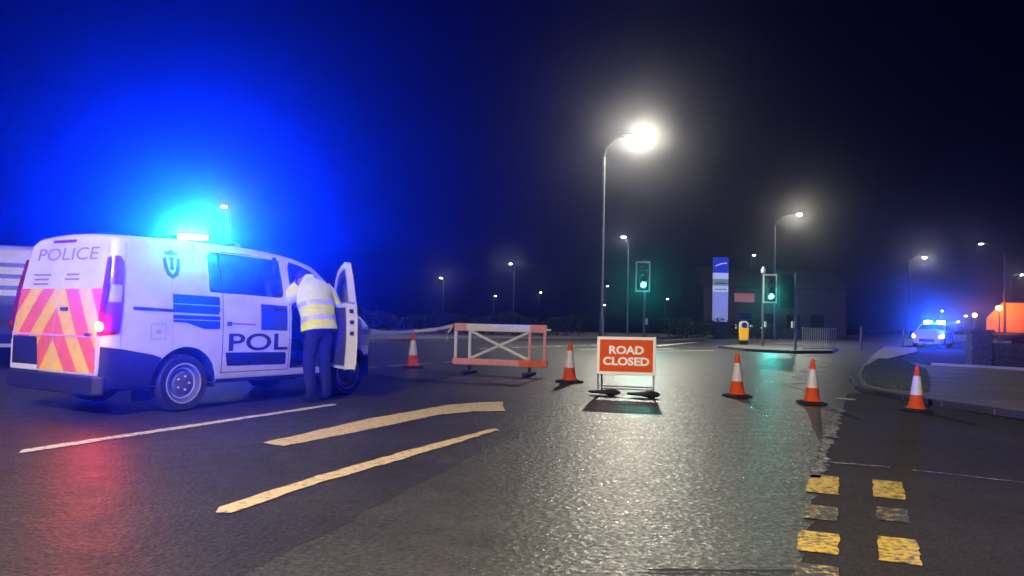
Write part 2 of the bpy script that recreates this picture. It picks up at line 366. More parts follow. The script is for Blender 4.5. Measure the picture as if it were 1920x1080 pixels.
# raised footway with its kerb, grass and pale edging
K = [(21.0,44.7),(16.0,34.8),(9.4,21.5),(7.3,17.0),(6.1,14.0),(5.95,13.0),(6.0,12.1),(6.1,11.2),(6.3,10.3),(6.6,9.4),(7.2,8.2),(8.4,6.6),(10.2,5.0),(13.5,3.3)]
def dense(P, step):
    out = []
    for a, b in zip(P, P[1:]):
        a, b = Vector(a), Vector(b); k = max(1, round((b-a).length/step))
        out += [a.lerp(b, i/k) for i in range(k)]
    return out + [Vector(P[-1])]
KP = dense(K, .9)
fo = [tuple(p) for p in KP] + [(30,3.3),(30,18),(19.0,19.0),(13.44,20.6),(12.84,21.7),(11.9,22.6),(12.9,27),(18.5,36),(22.5,43.9)]
m = MB(); m.prism(fo, 0, .075); foot = tag(m.build('footway', 'pave'), kind='structure')
for a, b in zip(KP, KP[1:]):
    d = (b-a).normalized(); n = Vector((d.y,-d.x)); n = -n; a2, b2 = a+d*.006, b-d*.006
    h = .088+random.uniform(-.003,.003)
    m = MB(); m.prism([tuple(a2+n*.012*0-n*.004),tuple(b2-n*.004),tuple(b2+n*.125),tuple(a2+n*.125)], -.02, h); m.build('kerb_stone', 'kerb', foot, bevel=.012)
gpoly = [(8.95,20.0),(7.45,16.8),(6.45,14.3),(6.35,13.3),(6.75,12.8),(8.3,15.7),(10.2,19.4),(12.6,25.4),(11.9,25.6)]
m = MB(); m.prism(gpoly, .05, .098); tag(m.build('grass_verge', 'grass_ground'), kind='structure')
m = MB()
cnt = 0
while cnt < 9000:
    x, y = random.uniform(6.2,12.7), random.uniform(12.7,25.7)
    if not inside(gpoly,x,y): continue
    cnt += 1; h = random.uniform(.015,.06); a = random.uniform(0,pi); dx, dy = cos(a)*.012, sin(a)*.012; l = random.uniform(-.03,.03)
    m.add([(x-dx,y-dy,.095),(x+dx,y+dy,.095),(x+l,y+l*.5,.095+h)], [(0,1,2)])
tag(m.build('grass', 'grass_blade'), 'short grass growing on the verge at the corner', 'grass', kind='stuff')
ED = dense([(11.95,22.5),(12.84,21.75),(13.44,20.7),(19.0,19.05),(29.9,18.1)], .9)
for a, b in zip(ED, ED[1:]):
    d = (b-a).normalized(); n = Vector((-d.y,d.x)); m = MB()
    m.prism([tuple(a+d*.006),tuple(b-d*.006),tuple(b-d*.006+n*.12),tuple(a+d*.006+n*.12)], -.02, .14); m.build('edging_stone', 'sign_white', foot, bevel=.01)
# traffic island
isl = [(9.7,36.5),(9.9,33.0),(11.2,31.6),(13.2,32.8),(15.3,37.2),(15.4,40.5),(14.4,42.5),(12.4,41.6)]
m = MB(); m.prism(isl, 0, .11); io = tag(m.build('traffic_island', 'pave'), kind='structure')
IP = dense(isl+[isl[0]], .9)
for a, b in zip(IP, IP[1:]):
    d = (b-a).normalized(); n = Vector((-d.y,d.x)); m = MB()
    m.prism([tuple(a+d*.006-n*.004),tuple(b-d*.006-n*.004),tuple(b-d*.006-n*.12),tuple(a+d*.006-n*.12)] if False else [tuple(a+d*.006+n*.004),tuple(b-d*.006+n*.004),tuple(b-d*.006-n*.11),tuple(a+d*.006-n*.11)], -.02, .125); m.build('kerb_stone', 'kerb', io, bevel=.012)
# far footway on the left with kerb
FK = [(-40,27.5),(-16,26.5),(-8,31),(-2,40.5),(6,47.5),(14,61),(24,73.5)]
m = MB(); m.prism(FK+[(12,78),(-40,60)], 0, .11); ff = tag(m.build('pavement', 'pave'), kind='structure')
FP = dense(FK, 1.8)
for a, b in zip(FP, FP[1:]):
    d = (b-a).normalized(); n = Vector((-d.y,d.x)); m = MB()
    m.prism([tuple(a+d*.01-n*.004),tuple(b-d*.01-n*.004),tuple(b-d*.01+n*.15),tuple(a+d*.01+n*.15)], -.02, .125); m.build('kerb_stone', 'kerb', ff, bevel=.012)

# ------------------------------------------------------------------ police van
TH = radians(58.9); O = Vector((-3.56,8.70)); LF = Vector((-sin(TH),cos(TH))); HW = .90
vp = O + LF*HW
van = thing('police_van', 'white police van with chevron tailgate, lit blue roof beacon and front door open', 'van', (vp.x,vp.y,0), TH)
sh = Shell(-.95, 3.34, .30,
    [(-.95,1.845),(-.90,1.875),(-.80,1.885),(0,1.905),(.9,1.895),(1.42,1.86),(1.70,1.815),(1.98,1.735),(2.24,1.53),(2.45,1.33),(2.60,1.20),(2.9,1.11),(3.15,1.01),(3.27,.90),(3.32,.76),(3.34,.55)],
    [(.25,.82),(.36,.87),(.5,.89),(.75,.90),(1.05,.895),(1.25,.875),(1.5,.84),(1.78,.785),(1.9,.76)],
    [(-.95,.07),(-.92,.035),(-.88,.012),(-.80,0),(2.3,0),(2.6,.02),(2.9,.06),(3.15,.16),(3.28,.27),(3.34,.38)], lean=.15)
def circ(cx, cz, r, n=48): return [(cx+r*cos(2*pi*i/n), cz+r*sin(2*pi*i/n)) for i in range(n)]
AX = 2.60
archR, archF = circ(0,.31,.405), circ(AX,.31,.395)
winR = [(.30,1.33),(.86,1.318),(1.36,1.30),(1.40,1.34),(1.36,1.765),(.86,1.785),(.34,1.79),(.30,1.75)]
door = [(1.52,.42),(1.52,1.15),(1.50,1.70),(1.53,1.765),(1.70,1.735),(1.90,1.665),(2.08,1.53),(2.24,1.33),(2.32,1.18),(2.33,.80),(2.30,.42)]
winD = [(1.60,1.28),(1.60,1.70),(1.72,1.68),(1.88,1.62),(2.04,1.49),(2.18,1.31),(2.16,1.26)]
sh.build([archR,archF,winR,door],[archR,archF,winR,winD]).build('body', 'van_white', van, smooth=38)
for sg, pol in ((-1,winR),(1,winR),(1,winD)):
    xa,xb,za,zb = min(p[0] for p in pol)-.03,max(p[0] for p in pol)+.03,min(p[1] for p in pol)-.03,max(p[1] for p in pol)+.02
    sh.patch([(xa,za),(xb,za),(xb,zb),(xa,zb)], -.014, sg).build('side_window', 'glass', van, smooth=60)
# windscreen laid in the slope of the nose
m = MB(); xs = [1.90+.055*i for i in range(12)]; rows = []
for x in xs:
    hw = sh.side(x, sh.top(x)-.10)-.09; rows.append([(x, -hw+2*hw*j/10, sh.top(x)+.035*(1-(abs(-1+.2*j))**2)*.9+.006) for j in range(11)])
m.add([p for r in rows for p in r], [(i*11+j,(i+1)*11+j,(i+1)*11+j+1,i*11+j+1) for i in range(11) for j in range(10)]); m.build('windscreen', 'glass', van, smooth=60)
# cabin behind the open door
m = MB(); m.box(1.30,2.5,-.80,.80,.40,.44); m.box(1.26,1.30,-.82,.82,.42,1.80); m.build('cabin_floor', 'seat', van)
m = MB(); m.box(1.40,1.90,-.72,-.2,.60,.78,ch=.04); m.prism([(1.36,.74),(1.50,.76),(1.40,1.42),(1.28,1.40)], -.70, -.22, Matrix(((1,0,0,0),(0,0,1,0),(0,1,0,0),(0,0,0,1)))); m.box(1.30,1.40,-.58,-.34,1.46,1.66,ch=.03); m.build('driver_seat', 'seat', van, bevel=.03)
m = MB(); m.prism([(2.22,.75),(2.55,.75),(2.55,1.16),(2.35,1.20),(2.22,1.08)], -.78, .78, Matrix(((1,0,0,0),(0,0,1,0),(0,1,0,0),(0,0,0,1)))); m.build('dashboard', 'black_plastic', van, bevel=.02)
M = Matrix.Translation((2.14,-.44,1.10)) @ Matrix.Rotation(radians(65),4,'Y'); m = MB()
m.tube([M @ Vector((.185*cos(2*pi*i/24),.185*sin(2*pi*i/24),0)) for i in range(25)], .016, 8); m.tube([M @ Vector((-.18,0,0)), M @ Vector((.18,0,0))], .014); m.tube([M @ Vector((0,0,0)), M @ Vector((0,.02,.2))], .02); m.build('steering_wheel', 'black_plastic', van, smooth=50)
# wheels
def wheel(parent, x, y, r, wd, sg, detail=True):
    R = Matrix.Translation((x,y,r)) @ Matrix.Rotation(-pi/2*sg,4,'X')       # local +z points outwards
    root = MB(); root.lathe([(r*.66,-wd/2),(r*.9,-wd/2),(r,-wd*.36),(r,wd*.36),(r*.93,wd/2),(r*.70,wd*.47),(r*.64,wd*.40)], 40, R, cap=False)
    t = root.build('wheel', 'tyre', parent, smooth=40)
    m = MB(); m.lathe([(r*.70,wd*.44),(r*.665,wd*.475),(r*.62,wd*.45),(r*.58,wd*.30),(r*.40,wd*.25),(r*.34,wd*.36),(r*.16,wd*.40),(r*.01,wd*.41)], 40, R, cap=False)
    m.build('rim', 'hub', t, smooth=40)
    if detail:
        for q0,q1 in ((.655,.705),(.50,.54)):
            m = MB(); m.lathe([(r*q0,wd*.44),(r*q0,wd*.487),(r*q1,wd*.487),(r*q1,wd*.44)] if q0 > .6 else [(r*q0,wd*.27),(r*q0,wd*.34),(r*q1,wd*.34),(r*q1,wd*.27)], 40, R, cap=False); m.build('rim_ring', 'rim', t, smooth=30)
        for i in range(5):
            a = 2*pi*i/5; m = MB(); m.lathe([(.012,0),(.012,.02),(.006,.026)], 6, R @ Matrix.Translation((r*.24*cos(a), r*.24*sin(a), wd*.385))); m.build('wheel_nut', 'rim', t)
    return t
for x in (0, AX):
    for sg in (-1, 1): wheel(van, x, sg*(HW-.125), .315, .21, sg)
for x, R_ in ((0,.405),(AX,.395)):
    for sg in (-1,1):
        m = MB(); n = 20; vs = []
        for i in range(n+1):
            a = -.15+ (pi+.3)*i/n; px, pz = x+(R_+.005)*cos(a), .31+(R_+.005)*sin(a)
            vs += [(px, sg*(HW-.03), pz), (px, sg*(HW-.34), pz)]
        m.add(vs, [(2*i,2*i+1,2*i+3,2*i+2) for i in range(n)]); m.box(x-R_, x+R_, *(sorted((sg*(HW-.34),sg*(HW-.35)))), .12, .72); m.build('wheel_arch_liner', 'black_plastic', van)
# sills, bumper, trim
sh.patch([(-.955,.30),(-.955,.73),(-.74,.70),(-.40,.635),(-.30,.60),(-.375,.47),(-.40,.36),(-.40,.30)], .006).build('bumper_side', 'black_plastic', van, smooth=40)
sh.patch([(-.955,.30),(-.955,.73),(-.74,.70),(-.40,.635),(-.30,.60),(-.375,.47),(-.40,.36),(-.40,.30)], .006, 1).build('bumper_side', 'black_plastic', van, smooth=40)
m = MB(); m.prism([(-1.0,-.80),(-1.02,-.6),(-1.03,0),(-1.02,.6),(-1.0,.80),(-.94,.87),(-.90,.87),(-.90,-.87),(-.94,-.87)], .24, .43); m.build('rear_bumper', 'black_plastic', van, bevel=.02)
m = MB(); m.prism([(3.30,-.62),(3.40,-.42),(3.43,0),(3.40,.42),(3.30,.62),(3.12,.78),(3.05,.79),(3.05,-.79),(3.12,-.78)], .24, .55); m.build('front_bumper', 'black_plastic', van, bevel=.03)
for sg in (-1,1):
    sh.patch([(2.97,.68),(3.24,.66),(3.27,.80),(3.16,.94),(2.95,.95)], .008, sg).build('headlight', 'clear_glass', van, smooth=50)
    sh.patch([(.43,.29),(2.18,.29),(2.18,.335),(.43,.335)], .004, sg).build('sill_trim', 'black_plastic', van)
# livery on the near side
sh.patch([(-.66,1.105),(.42,1.075),(.42,1.105),(-.66,1.14)], .004).build('door_rail', 'black_plastic', van)
for i, (z0,z1) in enumerate(((1.19,1.29),(1.115,1.18),(1.02,1.065),(.94,1.01))):
    sh.patch([(-.18,z0),(.43,z0-.012),(.43,z1-.012),(-.18,z1)] if i < 3 else [(-.18,z0+.045),(-.02,z0+.04),(.22,z0-.03),(.43,z0-.03),(.43,z1-.012),(-.18,z1)], .0035).build('livery_block', 'bat_blue', van)
sh.patch([(1.03,.90),(1.45,.89),(1.45,1.20),(1.03,1.215)], .0035).build('livery_block', 'bat_blue', van)
sh.patch([(.55,.485),(1.44,.475),(1.44,.625),(.52,.64)], .0035).build('livery_strip', 'bat_navy', van)
for sx in (.47, 1.485):
    sh.patch([(sx,.40),(sx+.010,.40),(sx+.010,1.78),(sx,1.78)] if sx < 1 else [(sx,.40),(sx+.008,.40),(sx+.008,1.25),(sx,1.25)], .002).build('door_gap', 'black_plastic', van)
for gp in ([(.475,.405),(1.49,.405),(1.49,.413),(.475,.413)], [(.475,1.80),(1.49,1.79),(1.49,1.798),(.475,1.808)], [(-.44,.80),(-.26,.80),(-.26,.806),(-.44,.806)], [(-.44,.96),(-.26,.96),(-.26,.966),(-.44,.966)], [(-.44,.80),(-.434,.80),(-.434,.966),(-.44,.966)], [(-.266,.80),(-.26,.80),(-.26,.966),(-.266,.966)], [(-.78,.72),(-.774,.72),(-.774,1.82),(-.78,1.82)]):
    sh.patch(gp, .002).build('panel_gap', 'black_plastic' if gp[0][0] > 0 else 'text_grey', van)
sh.patch([(.55,.965),(.95,.955),(.95,.975),(.55,.985)], .003).build('small_script', 'text_grey', van)
sh.patch([(.53,.945),(.60,.945),(.60,.995),(.53,.995)], .0032).build('door_handle', 'black_plastic', van)
sh.patch([(1.22,1.135),(1.42,1.125),(1.42,1.165),(1.22,1.175)], .02).build('door_handle', 'black_plastic', van)
sh.patch([(-.38,.86),(-.32,.86),(-.32,.90),(-.38,.90)], .004).build('fuel_cap', 'clear_glass', van)
sh.patch([(-.18,.66),(-.175,.66),(-.175,1.78),(-.18,1.78)], .002).build('panel_gap', 'grime', van)
text('livery_text', 'POL', .285, 'text_navy', van, lambda p: Vector((.995+p.x, -(sh.side(.995+p.x,.745+p.y)+.004), .745+p.y)), xs=1.78, ext=0, bold=.004)
# crest: shield ring with a crown and a thistle-like stem
cr = [(-.17+.105*sx, 1.585+.12*sz) for sx,sz in ((-1,.75),(-.6,.85),(-.55,.2),(-.35,-.45),(0,-.75),(.35,-.45),(.55,.2),(.6,.85),(1,.75),(.95,.0),(.65,-.75),(0,-1.1),(-.65,-.75),(-.95,0))]
sh.patch(cr, .0035, step=.012).build('crest', 'crest', van)
sh.patch([(-.245,1.715),(-.095,1.715),(-.085,1.765),(-.125,1.745),(-.17,1.785),(-.215,1.745),(-.255,1.765)], .0035, step=.012).build('crest_crown', 'crest', van)
sh.patch([(-.195,1.55),(-.145,1.55),(-.155,1.64),(-.135,1.68),(-.17,1.70),(-.205,1.68),(-.185,1.64)], .0035, step=.012).build('crest_emblem', 'crest', van)
# tailgate
def rear_pt(y, z, off=.006):        # point on the tail, y to the left
    return Vector((sh.X(-.95, z)-off, y, z))
def rear_poly(name, poly, mt, off, cells=8):
    m = MB(); ys = [p[0] for p in poly]; zs = [p[1] for p in poly]
    bm = bmesh.new(); f = bm.faces.new([bm.verts.new((y,z,0)) for y,z in poly])
    for k in range(1, cells):
        zc = min(zs)+(max(zs)-min(zs))*k/cells
        bmesh.ops.bisect_plane(bm, geom=bm.verts[:]+bm.edges[:]+bm.faces[:], plane_co=(0,zc,0), plane_no=(0,1,0))
    bm.verts.index_update(); m.add([rear_pt(v.co.x,v.co.y,off) for v in bm.verts], [tuple(v.index for v in f.verts) for f in bm.faces]); bm.free()
    return m.build(name, mt, van)
rear_poly('tailgate', [(-.81,.44),(.81,.44),(.80,1.2),(.71,1.80),(.64,1.84),(-.64,1.84),(-.71,1.80),(-.80,1.2)], 'van_white', .012, 14)
def stripe(y0, z0, y1, z1, wd): return [(y0-wd/2,z0),(y0+wd/2,z0),(y1+wd/2,z1),(y1-wd/2,z1)]
for sg in (-1,1):
    for k in range(7):
        pts = stripe(.12+.235*k - .0, 1.33, .12+.235*k + .62, .45, .235)
        pts = [(p[0]-.62,p[1]) for p in pts]
        cl = clip(pts, (.004,.775,.455,1.315))
        if cl: rear_poly('chevron', [(sg*a,b) for a,b in cl], 'livery_red' if k % 2 else 'livery_yellow', .0155+.0004*(k%2), 6)
rear_poly('tailgate_step', [(-.78,.815),(.78,.815),(.78,.835),(-.78,.835)], 'bar_pink', .03, 2)
rear_poly('plate_recess', [(.26,.455),(.775,.455),(.775,.80),(.30,.80)], 'black_plastic', .019, 3)
rear_poly('plate_frame', [(.25,.445),(.785,.445),(.785,.50),(.25,.50)], 'van_white', .03, 2); rear_poly('plate_frame', [(.755,.50),(.785,.50),(.785,.76),(.755,.76)], 'van_white', .03, 2)
m = MB(); q = rear_pt(-.16,1.10,.03); m.box(q.x-.012,q.x+.02,q.y-.055,q.y+.055,q.z-.018,q.z+.018,ch=.008); m.build('door_handle', 'black_plastic', van)
m = MB(); q = rear_pt(-.66,.845,.02); m.box(q.x-.02,q.x+.01,q.y-.05,q.y+.05,q.z-.015,q.z+.015); m.build('door_handle', 'black_plastic', van)
rear_poly('brake_light', [(-.12,1.815),(.32,1.815),(.32,1.845),(-.12,1.845)], 'red_glass', .02, 2)
def RT(yc, zc): return lambda p: rear_pt(yc - p.x, zc + p.y, .0185)
text('livery_text', 'POLICE', .19, 'text_grey', van, RT(-.0,1.68), xs=1.85, ext=0)
for yc, wds in ((.40,(.34,.28,.30)), (-.18,(.24,.26))):
    for i, wd in enumerate(wds): rear_poly('small_script', [(yc-wd/2,1.455-.05*i),(yc+wd/2,1.455-.05*i),(yc+wd/2,1.475-.05*i),(yc-wd/2,1.475-.05*i)], 'text_grey', .0165, 2)
for sg in (-1,1):
    t = sh.patch([(-.955,.84),(-.80,.86),(-.79,1.2),(-.80,1.60),(-.85,1.66),(-.955,1.66)], .009, sg).build('tail_light', 'red_glass', van, smooth=50)
    sh.patch([(-.94,1.18),(-.81,1.18),(-.81,1.36),(-.94,1.36)], .013, sg).build('reversing_lens', 'clear_glass', t)
    rear_poly('tail_light', [(sg*.79,.84),(sg*.86,.84),(sg*.86,1.30),(sg*.80,1.64),(sg*.74,1.64)], 'red_glass', .016, 4)
    q = rear_pt(sg*.835,.93,.03); m = MB(); m.sphere(q, .025,.05,.045, 12, 8); m.build('tail_lamp', 'tail_glow' if sg < 0 else 'red_glass', van, smooth=60)
# roof bar: blue beacons across the roof, the near one shining
def beacon(y, glow, wd):
    m = MB(); zz_ = sh.top(.6)+.045
    m.prism([(.44,0),(.78,0),(.78,.05),(.72,.09),(.50,.10),(.44,.05)], y-wd/2, y+wd/2, Matrix(((1,0,0,0),(0,0,1,0),(0,1,0,zz_),(0,0,0,1))))
    return m.build('beacon', 'blue_glow' if glow else 'blue_lens', van, bevel=.02)
beacon(.05, False, .50); beacon(.42, False, .20)
m = MB(); m.prism([(.10,-.28),(.36,-.68),(.80,-.68),(.88,-.58),(.88,.5),(.80,.56),(.20,.56),(.10,.46)], sh.top(.6)+.030, sh.top(.6)+.0445); m.build('roof_bar', 'black_plastic', van, bevel=.005)
zb_ = sh.top(.6)+.046; cm_ = Matrix.Translation((.46,-.32,zb_)) @ Matrix.Rotation(math.atan2(-.8,-.6),4,'Z')     # corner module facing rear and near side
m = MB(); m.box(-.10,.0,-.17,.17,0,.078,cm_); bc_ = m.build('beacon', 'blue_lens', van, bevel=.01)
m = MB(); m.box(.002,.012,-.16,.16,.010,.068,cm_); m.build('beacon_lens', 'blue_glow', bc_)
for y in (-.25,.35): m = MB(); m.box(.55,.67,y-.05,y+.05,sh.top(.6)-.03,sh.top(.6)+.0355); m.build('roof_bar_foot', 'black_plastic', van)
m = MB(); zt = sh.top(.95)+.0; m.prism([(.86,-.5),(1.02,-.5),(1.02,-.44),(.86,-.44)], zt+.01, zt+.06); m.build('roof_aerial', 'clear_glass', van, bevel=.015)
# open front door, hinged at its front edge
dm = MB(); LEN = .84; ang = radians(62)
def dpt(a, z, off):               # a from hinge to free edge, off outwards
    x = 2.33 - a*cos(ang) ; y = -(lerp(sh.half,.75)-.01) - a*sin(ang)
    o = off + lerp(sh.half, z) - lerp(sh.half,.75)
    return Vector((x - o*sin(ang)*-1*-1, y - o*cos(ang)*1, z)) if False else Vector((x + o*sin(ang)*-1*-1, y - o*cos(ang), z))
def dtop(a): return lerp([(0,1.20),(.10,1.33),(.26,1.53),(.44,1.67),(.64,1.74),(.80,1.77),(.84,1.75)], a)
def dpanel(m, a0, a1, zf0, zf1, o0, o1, na=14, nz=10, mi=0):
    P = []
    for off in (o0, o1):
        for i in range(na+1):
            a = a0+(a1-a0)*i/na; z0, z1 = zf0(a), zf1(a)
            for j in range(nz+1): P.append(dpt(a, z0+(z1-z0)*j/nz, off))
    k = (na+1)*(nz+1); q = nz+1; fs = []
    for i in range(na):
        for j in range(nz):
            f = (i*q+j,(i+1)*q+j,(i+1)*q+j+1,i*q+j+1); fs += [f, tuple(k+x for x in reversed(f))]
    for i in range(na): fs += [(i*q,(i+1)*q,k+(i+1)*q,k+i*q), (i*q+nz,k+i*q+nz,k+(i+1)*q+nz,(i+1)*q+nz)]
    for j in range(nz): fs += [(j,j+1,k+j+1,k+j), (na*q+j,k+na*q+j,k+na*q+j+1,na*q+j+1)]
    m.add(P, fs, mi)
dpanel(dm, 0, LEN, lambda a: .42, lambda a: 1.27, -.02, .0)
dpanel(dm, .004, LEN-.004, lambda a: .425, lambda a: 1.24, -.13, -.021)
do = dm.build('front_door', 'van_white', van, smooth=40)
m = MB(); dpanel(m, LEN-.075, LEN-.003, lambda a: 1.271, lambda a: dtop(a), -.075, -.005, 2, 8); dpanel(m, 0.02, LEN-.0755, lambda a: max(1.271, dtop(a)-.06), lambda a: max(1.275,dtop(a)), -.06, -.005, 14, 2); m.build('window_frame', 'van_white', do, smooth=40)
m = MB(); dpanel(m, .12, LEN-.08, lambda a: 1.272, lambda a: max(1.28,dtop(a)-.062), -.042, -.036, 10, 4); m.build('window_pane', 'glass', do)
m = MB(); dpanel(m, .05, LEN-.06, lambda a: .47, lambda a: 1.20, -.15, -.131, 4, 4); m.build('door_trim', 'seat', do)
for i in range(3): m = MB(); dpanel(m, LEN-.003, LEN+.004, lambda a: .85+.14*i, lambda a: .90+.14*i, -.10, -.05, 1, 1); m.build('door_latch', 'black_plastic', do)
m = MB(); c = dpt(.14,1.30,.13); m.sphere(c, .07,.10,.10, 12, 8); m.tube([dpt(.12,1.22,0), dpt(.14,1.24,.10)], .025); m.build('wing_mirror', 'black_plastic', do, smooth=50)

# ------------------------------------------------------------------ officer leaning in at the open door
def skin(name, verts, edges, root, mats, parent, sub=2, matfn=None):
    me = bpy.data.meshes.new(name); me.from_pydata([v[:3] for v in verts], edges, [])
    o = bpy.data.objects.new(name, me); COL.objects.link(o)
    sk = o.modifiers.new('skin','SKIN'); sk.use_smooth_shade = True; su = o.modifiers.new('sub','SUBSURF'); su.levels = su.render_levels = sub
    for i, v in enumerate(verts):
        d = me.skin_vertices[0].data[i]; d.radius = (v[3], v[4] if len(v) > 4 else v[3]); d.use_root = (i == root)
    dg = bpy.context.evaluated_depsgraph_get(); dg.update()
    me2 = bpy.data.meshes.new_from_object(o.evaluated_get(dg)); bpy.data.objects.remove(o)
    me2.materials.clear()
    for mm in mats: me2.materials.append(MATS[mm])
    if matfn:
        for p in me2.polygons: p.material_index = matfn(p.center)
    me2.shade_smooth(); r = bpy.data.objects.new(name, me2); COL.objects.link(r); r.parent = parent
    return r
# local frame: x forward (towards the cabin), y left, z up
fx = LF.normalized(); off_rot = math.atan2(fx.y, fx.x) - radians(12)
off = thing('person', 'police officer in yellow reflective jacket and dark trousers leaning into the van', 'person', (-2.43,10.03,.012), off_rot)
BV = [(.02,0,.93,.15,.17),(.05,0,1.08,.13,.16),(.12,0,1.25,.14,.18),(.20,0,1.41,.13,.19),(.29,0,1.475,.06,.06),(.41,0,1.49,.075,.08),(.48,0,1.54,.085,.095),
      (-.02,-.10,.86,.10),(.05,-.12,.48,.082),(-.02,-.13,.12,.066),(.03,-.135,.05,.045),(.16,-.15,.035,.035),
      (0,.10,.86,.10),(.0,.14,.48,.082),(-.10,.16,.12,.066),(-.05,.165,.05,.045),(.08,.18,.035,.035),
      (.20,-.20,1.42,.065),(.10,-.33,1.19,.05),(.20,-.36,.98,.035),(.23,-.36,.91,.035,.02),
      (.22,.20,1.42,.065),(.36,.28,1.22,.05),(.56,.22,1.20,.035),(.63,.21,1.20,.035,.02)]
BE = [(0,1),(1,2),(2,3),(3,4),(4,5),(5,6),(0,7),(7,8),(8,9),(9,10),(10,11),(0,12),(12,13),(13,14),(14,15),(15,16),(3,17),(17,18),(18,19),(19,20),(3,21),(21,22),(22,23),(23,24)]
def om(c):
    if c.z < .105: return 2
    if c.x > .33 and c.z > 1.44 and abs(c.y) < .13: return 1
    if c.y < -.28 and c.z < .99: return 1
    if c.x > .52 and c.z > 1.0: return 1
    return 0
body = skin('body', BV, BE, 0, ['navy_cloth','skin','boot'], off, 2, om)
for hx, hy, hz, dr in ((.235,-.36,.885,(.15,0,-1)), (.655,.21,1.20,(1,0,-.15))):
    d = Vector(dr).normalized(); sd = Vector((0,1,0)) if abs(d.z) > .5 else Vector((0,1,0)); b = Vector((hx,hy,hz)); bend = Vector((.5,0,-.2)) if abs(d.z) > .5 else Vector((0,0,-.6))
    vs, es = [], []
    for i, (oy, ln) in enumerate(((-.027,.062),(-.009,.072),(.009,.068),(.026,.054))):
        k = len(vs); p = b + sd*oy
        vs += [(*(p-d*.01),.0095),(*(p+d*ln*.5),.009),(*(p+d*ln*.8+bend*.018),.0085),(*(p+d*ln+bend*.04),.0075)]; es += [(k,k+1),(k+1,k+2),(k+2,k+3)]
        if i: es.append((0,k))
    k = len(vs); p = b - d*.05 - sd*.03; vs += [(*p,.011),(*(p-sd*.022+d*.03),.010),(*(p-sd*.028+d*.06+bend*.02),.008)]; es += [(k,k+1),(k+1,k+2),(0,k)]
    skin('hand', vs, es, 0, ['skin'], off, 1)
# jacket with stand-up collar, sleeves and bands, lofted round the same spine
def loft(m, secs, n=28, mi=0, cap=False):
    vs = []
    for (cx,cy,cz,rx,ry,tilt) in secs:
        for i in range(n):
            a = 2*pi*i/n; c_, s_ = cos(a), sin(a); e = .8
            x = rx*math.copysign(abs(c_)**e,c_); y = ry*math.copysign(abs(s_)**e,s_); wob = 1+.02*sin(5*a+cz*23)+.012*sin(9*a-cz*41)
            vs.append((cx + x*cos(tilt)*wob, cy+y*wob, cz - x*sin(tilt)))
    m.add(vs, [(j*n+i,j*n+(i+1)%n,(j+1)*n+(i+1)%n,(j+1)*n+i) for j in range(len(secs)-1) for i in range(n)], mi)
JS = [(-.005,0,.88,.185,.235,.22),(.0,0,.93,.185,.23,.25),(.03,0,1.02,.175,.22,.3),(.06,0,1.12,.17,.222,.35),(.10,0,1.22,.172,.232,.4),(.145,0,1.31,.17,.24,.45),(.185,0,1.40,.155,.242,.5),(.22,0,1.465,.125,.20,.55),(.26,0,1.50,.09,.13,.75),(.285,0,1.525,.075,.085,.8),(.30,0,1.555,.078,.088,.85)]
def jsec(z, g):
    for a, b in zip(JS, JS[1:]):
        if a[2] <= z <= b[2]:
            t = (z-a[2])/(b[2]-a[2]); r = [p+(q-p)*t for p,q in zip(a,b)]; return (r[0],r[1],z,r[3]+g,r[4]+g,r[5])
m = MB(); secs = [jsec(.88+.674*i/40,0) for i in range(41)]; loft(m, secs); jk = m.build('jacket', 'hivis', off, smooth=70)
for z0,z1 in ((.99,1.045),(1.17,1.225)):
    m = MB(); loft(m, [jsec(z0,.004),jsec((z0+z1)/2,.005),jsec(z1,.004)]); m.build('reflective_band', 'silver', jk, smooth=70)
for pts in (((.20,-.17,1.43),(.17,-.245,1.36),(.115,-.325,1.20),(.15,-.345,1.09),(.20,-.36,.985)), ((.22,.17,1.43),(.27,.245,1.34),(.36,.285,1.22),(.46,.25,1.21),(.56,.22,1.20))):
    m = MB(); m.tube(pts, [.105,.098,.082,.076,.068], 16); m.build('sleeve', 'hivis', jk, smooth=60)
    a, b = Vector(pts[2]), Vector(pts[3]); m = MB(); m.tube([a.lerp(b,.45),a.lerp(b,.95)], [.0845,.081], 16, cap=False); m.build('reflective_band', 'silver', jk, smooth=60)
m = MB(); m.sphere((.49,0,1.58), .102,.09,.075, 20, 10); m.tube([(.54,0,1.57),(.615,0,1.525)], [.07,.05], 12); m.build('cap', 'hair', off, smooth=60)
m = MB(); m.sphere((.57,0,1.49), .018,.014,.022, 8, 6); m.build('nose', 'skin', off, smooth=60)
for sg in (-1,1):
    m = MB(); m.sphere((.465,sg*.092,1.515), .022,.010,.032, 8, 6); m.build('ear', 'skin', off, smooth=60)
    m = MB(); m.sphere((.555,sg*.034,1.525), .012, nu=8, nv=6); m.build('eye', 'hair', off, smooth=60)
m = MB(); m.sphere((.545,0,1.445), .008,.025,.006, 8, 6); m.build('mouth', 'bar_pink', off, smooth=60)

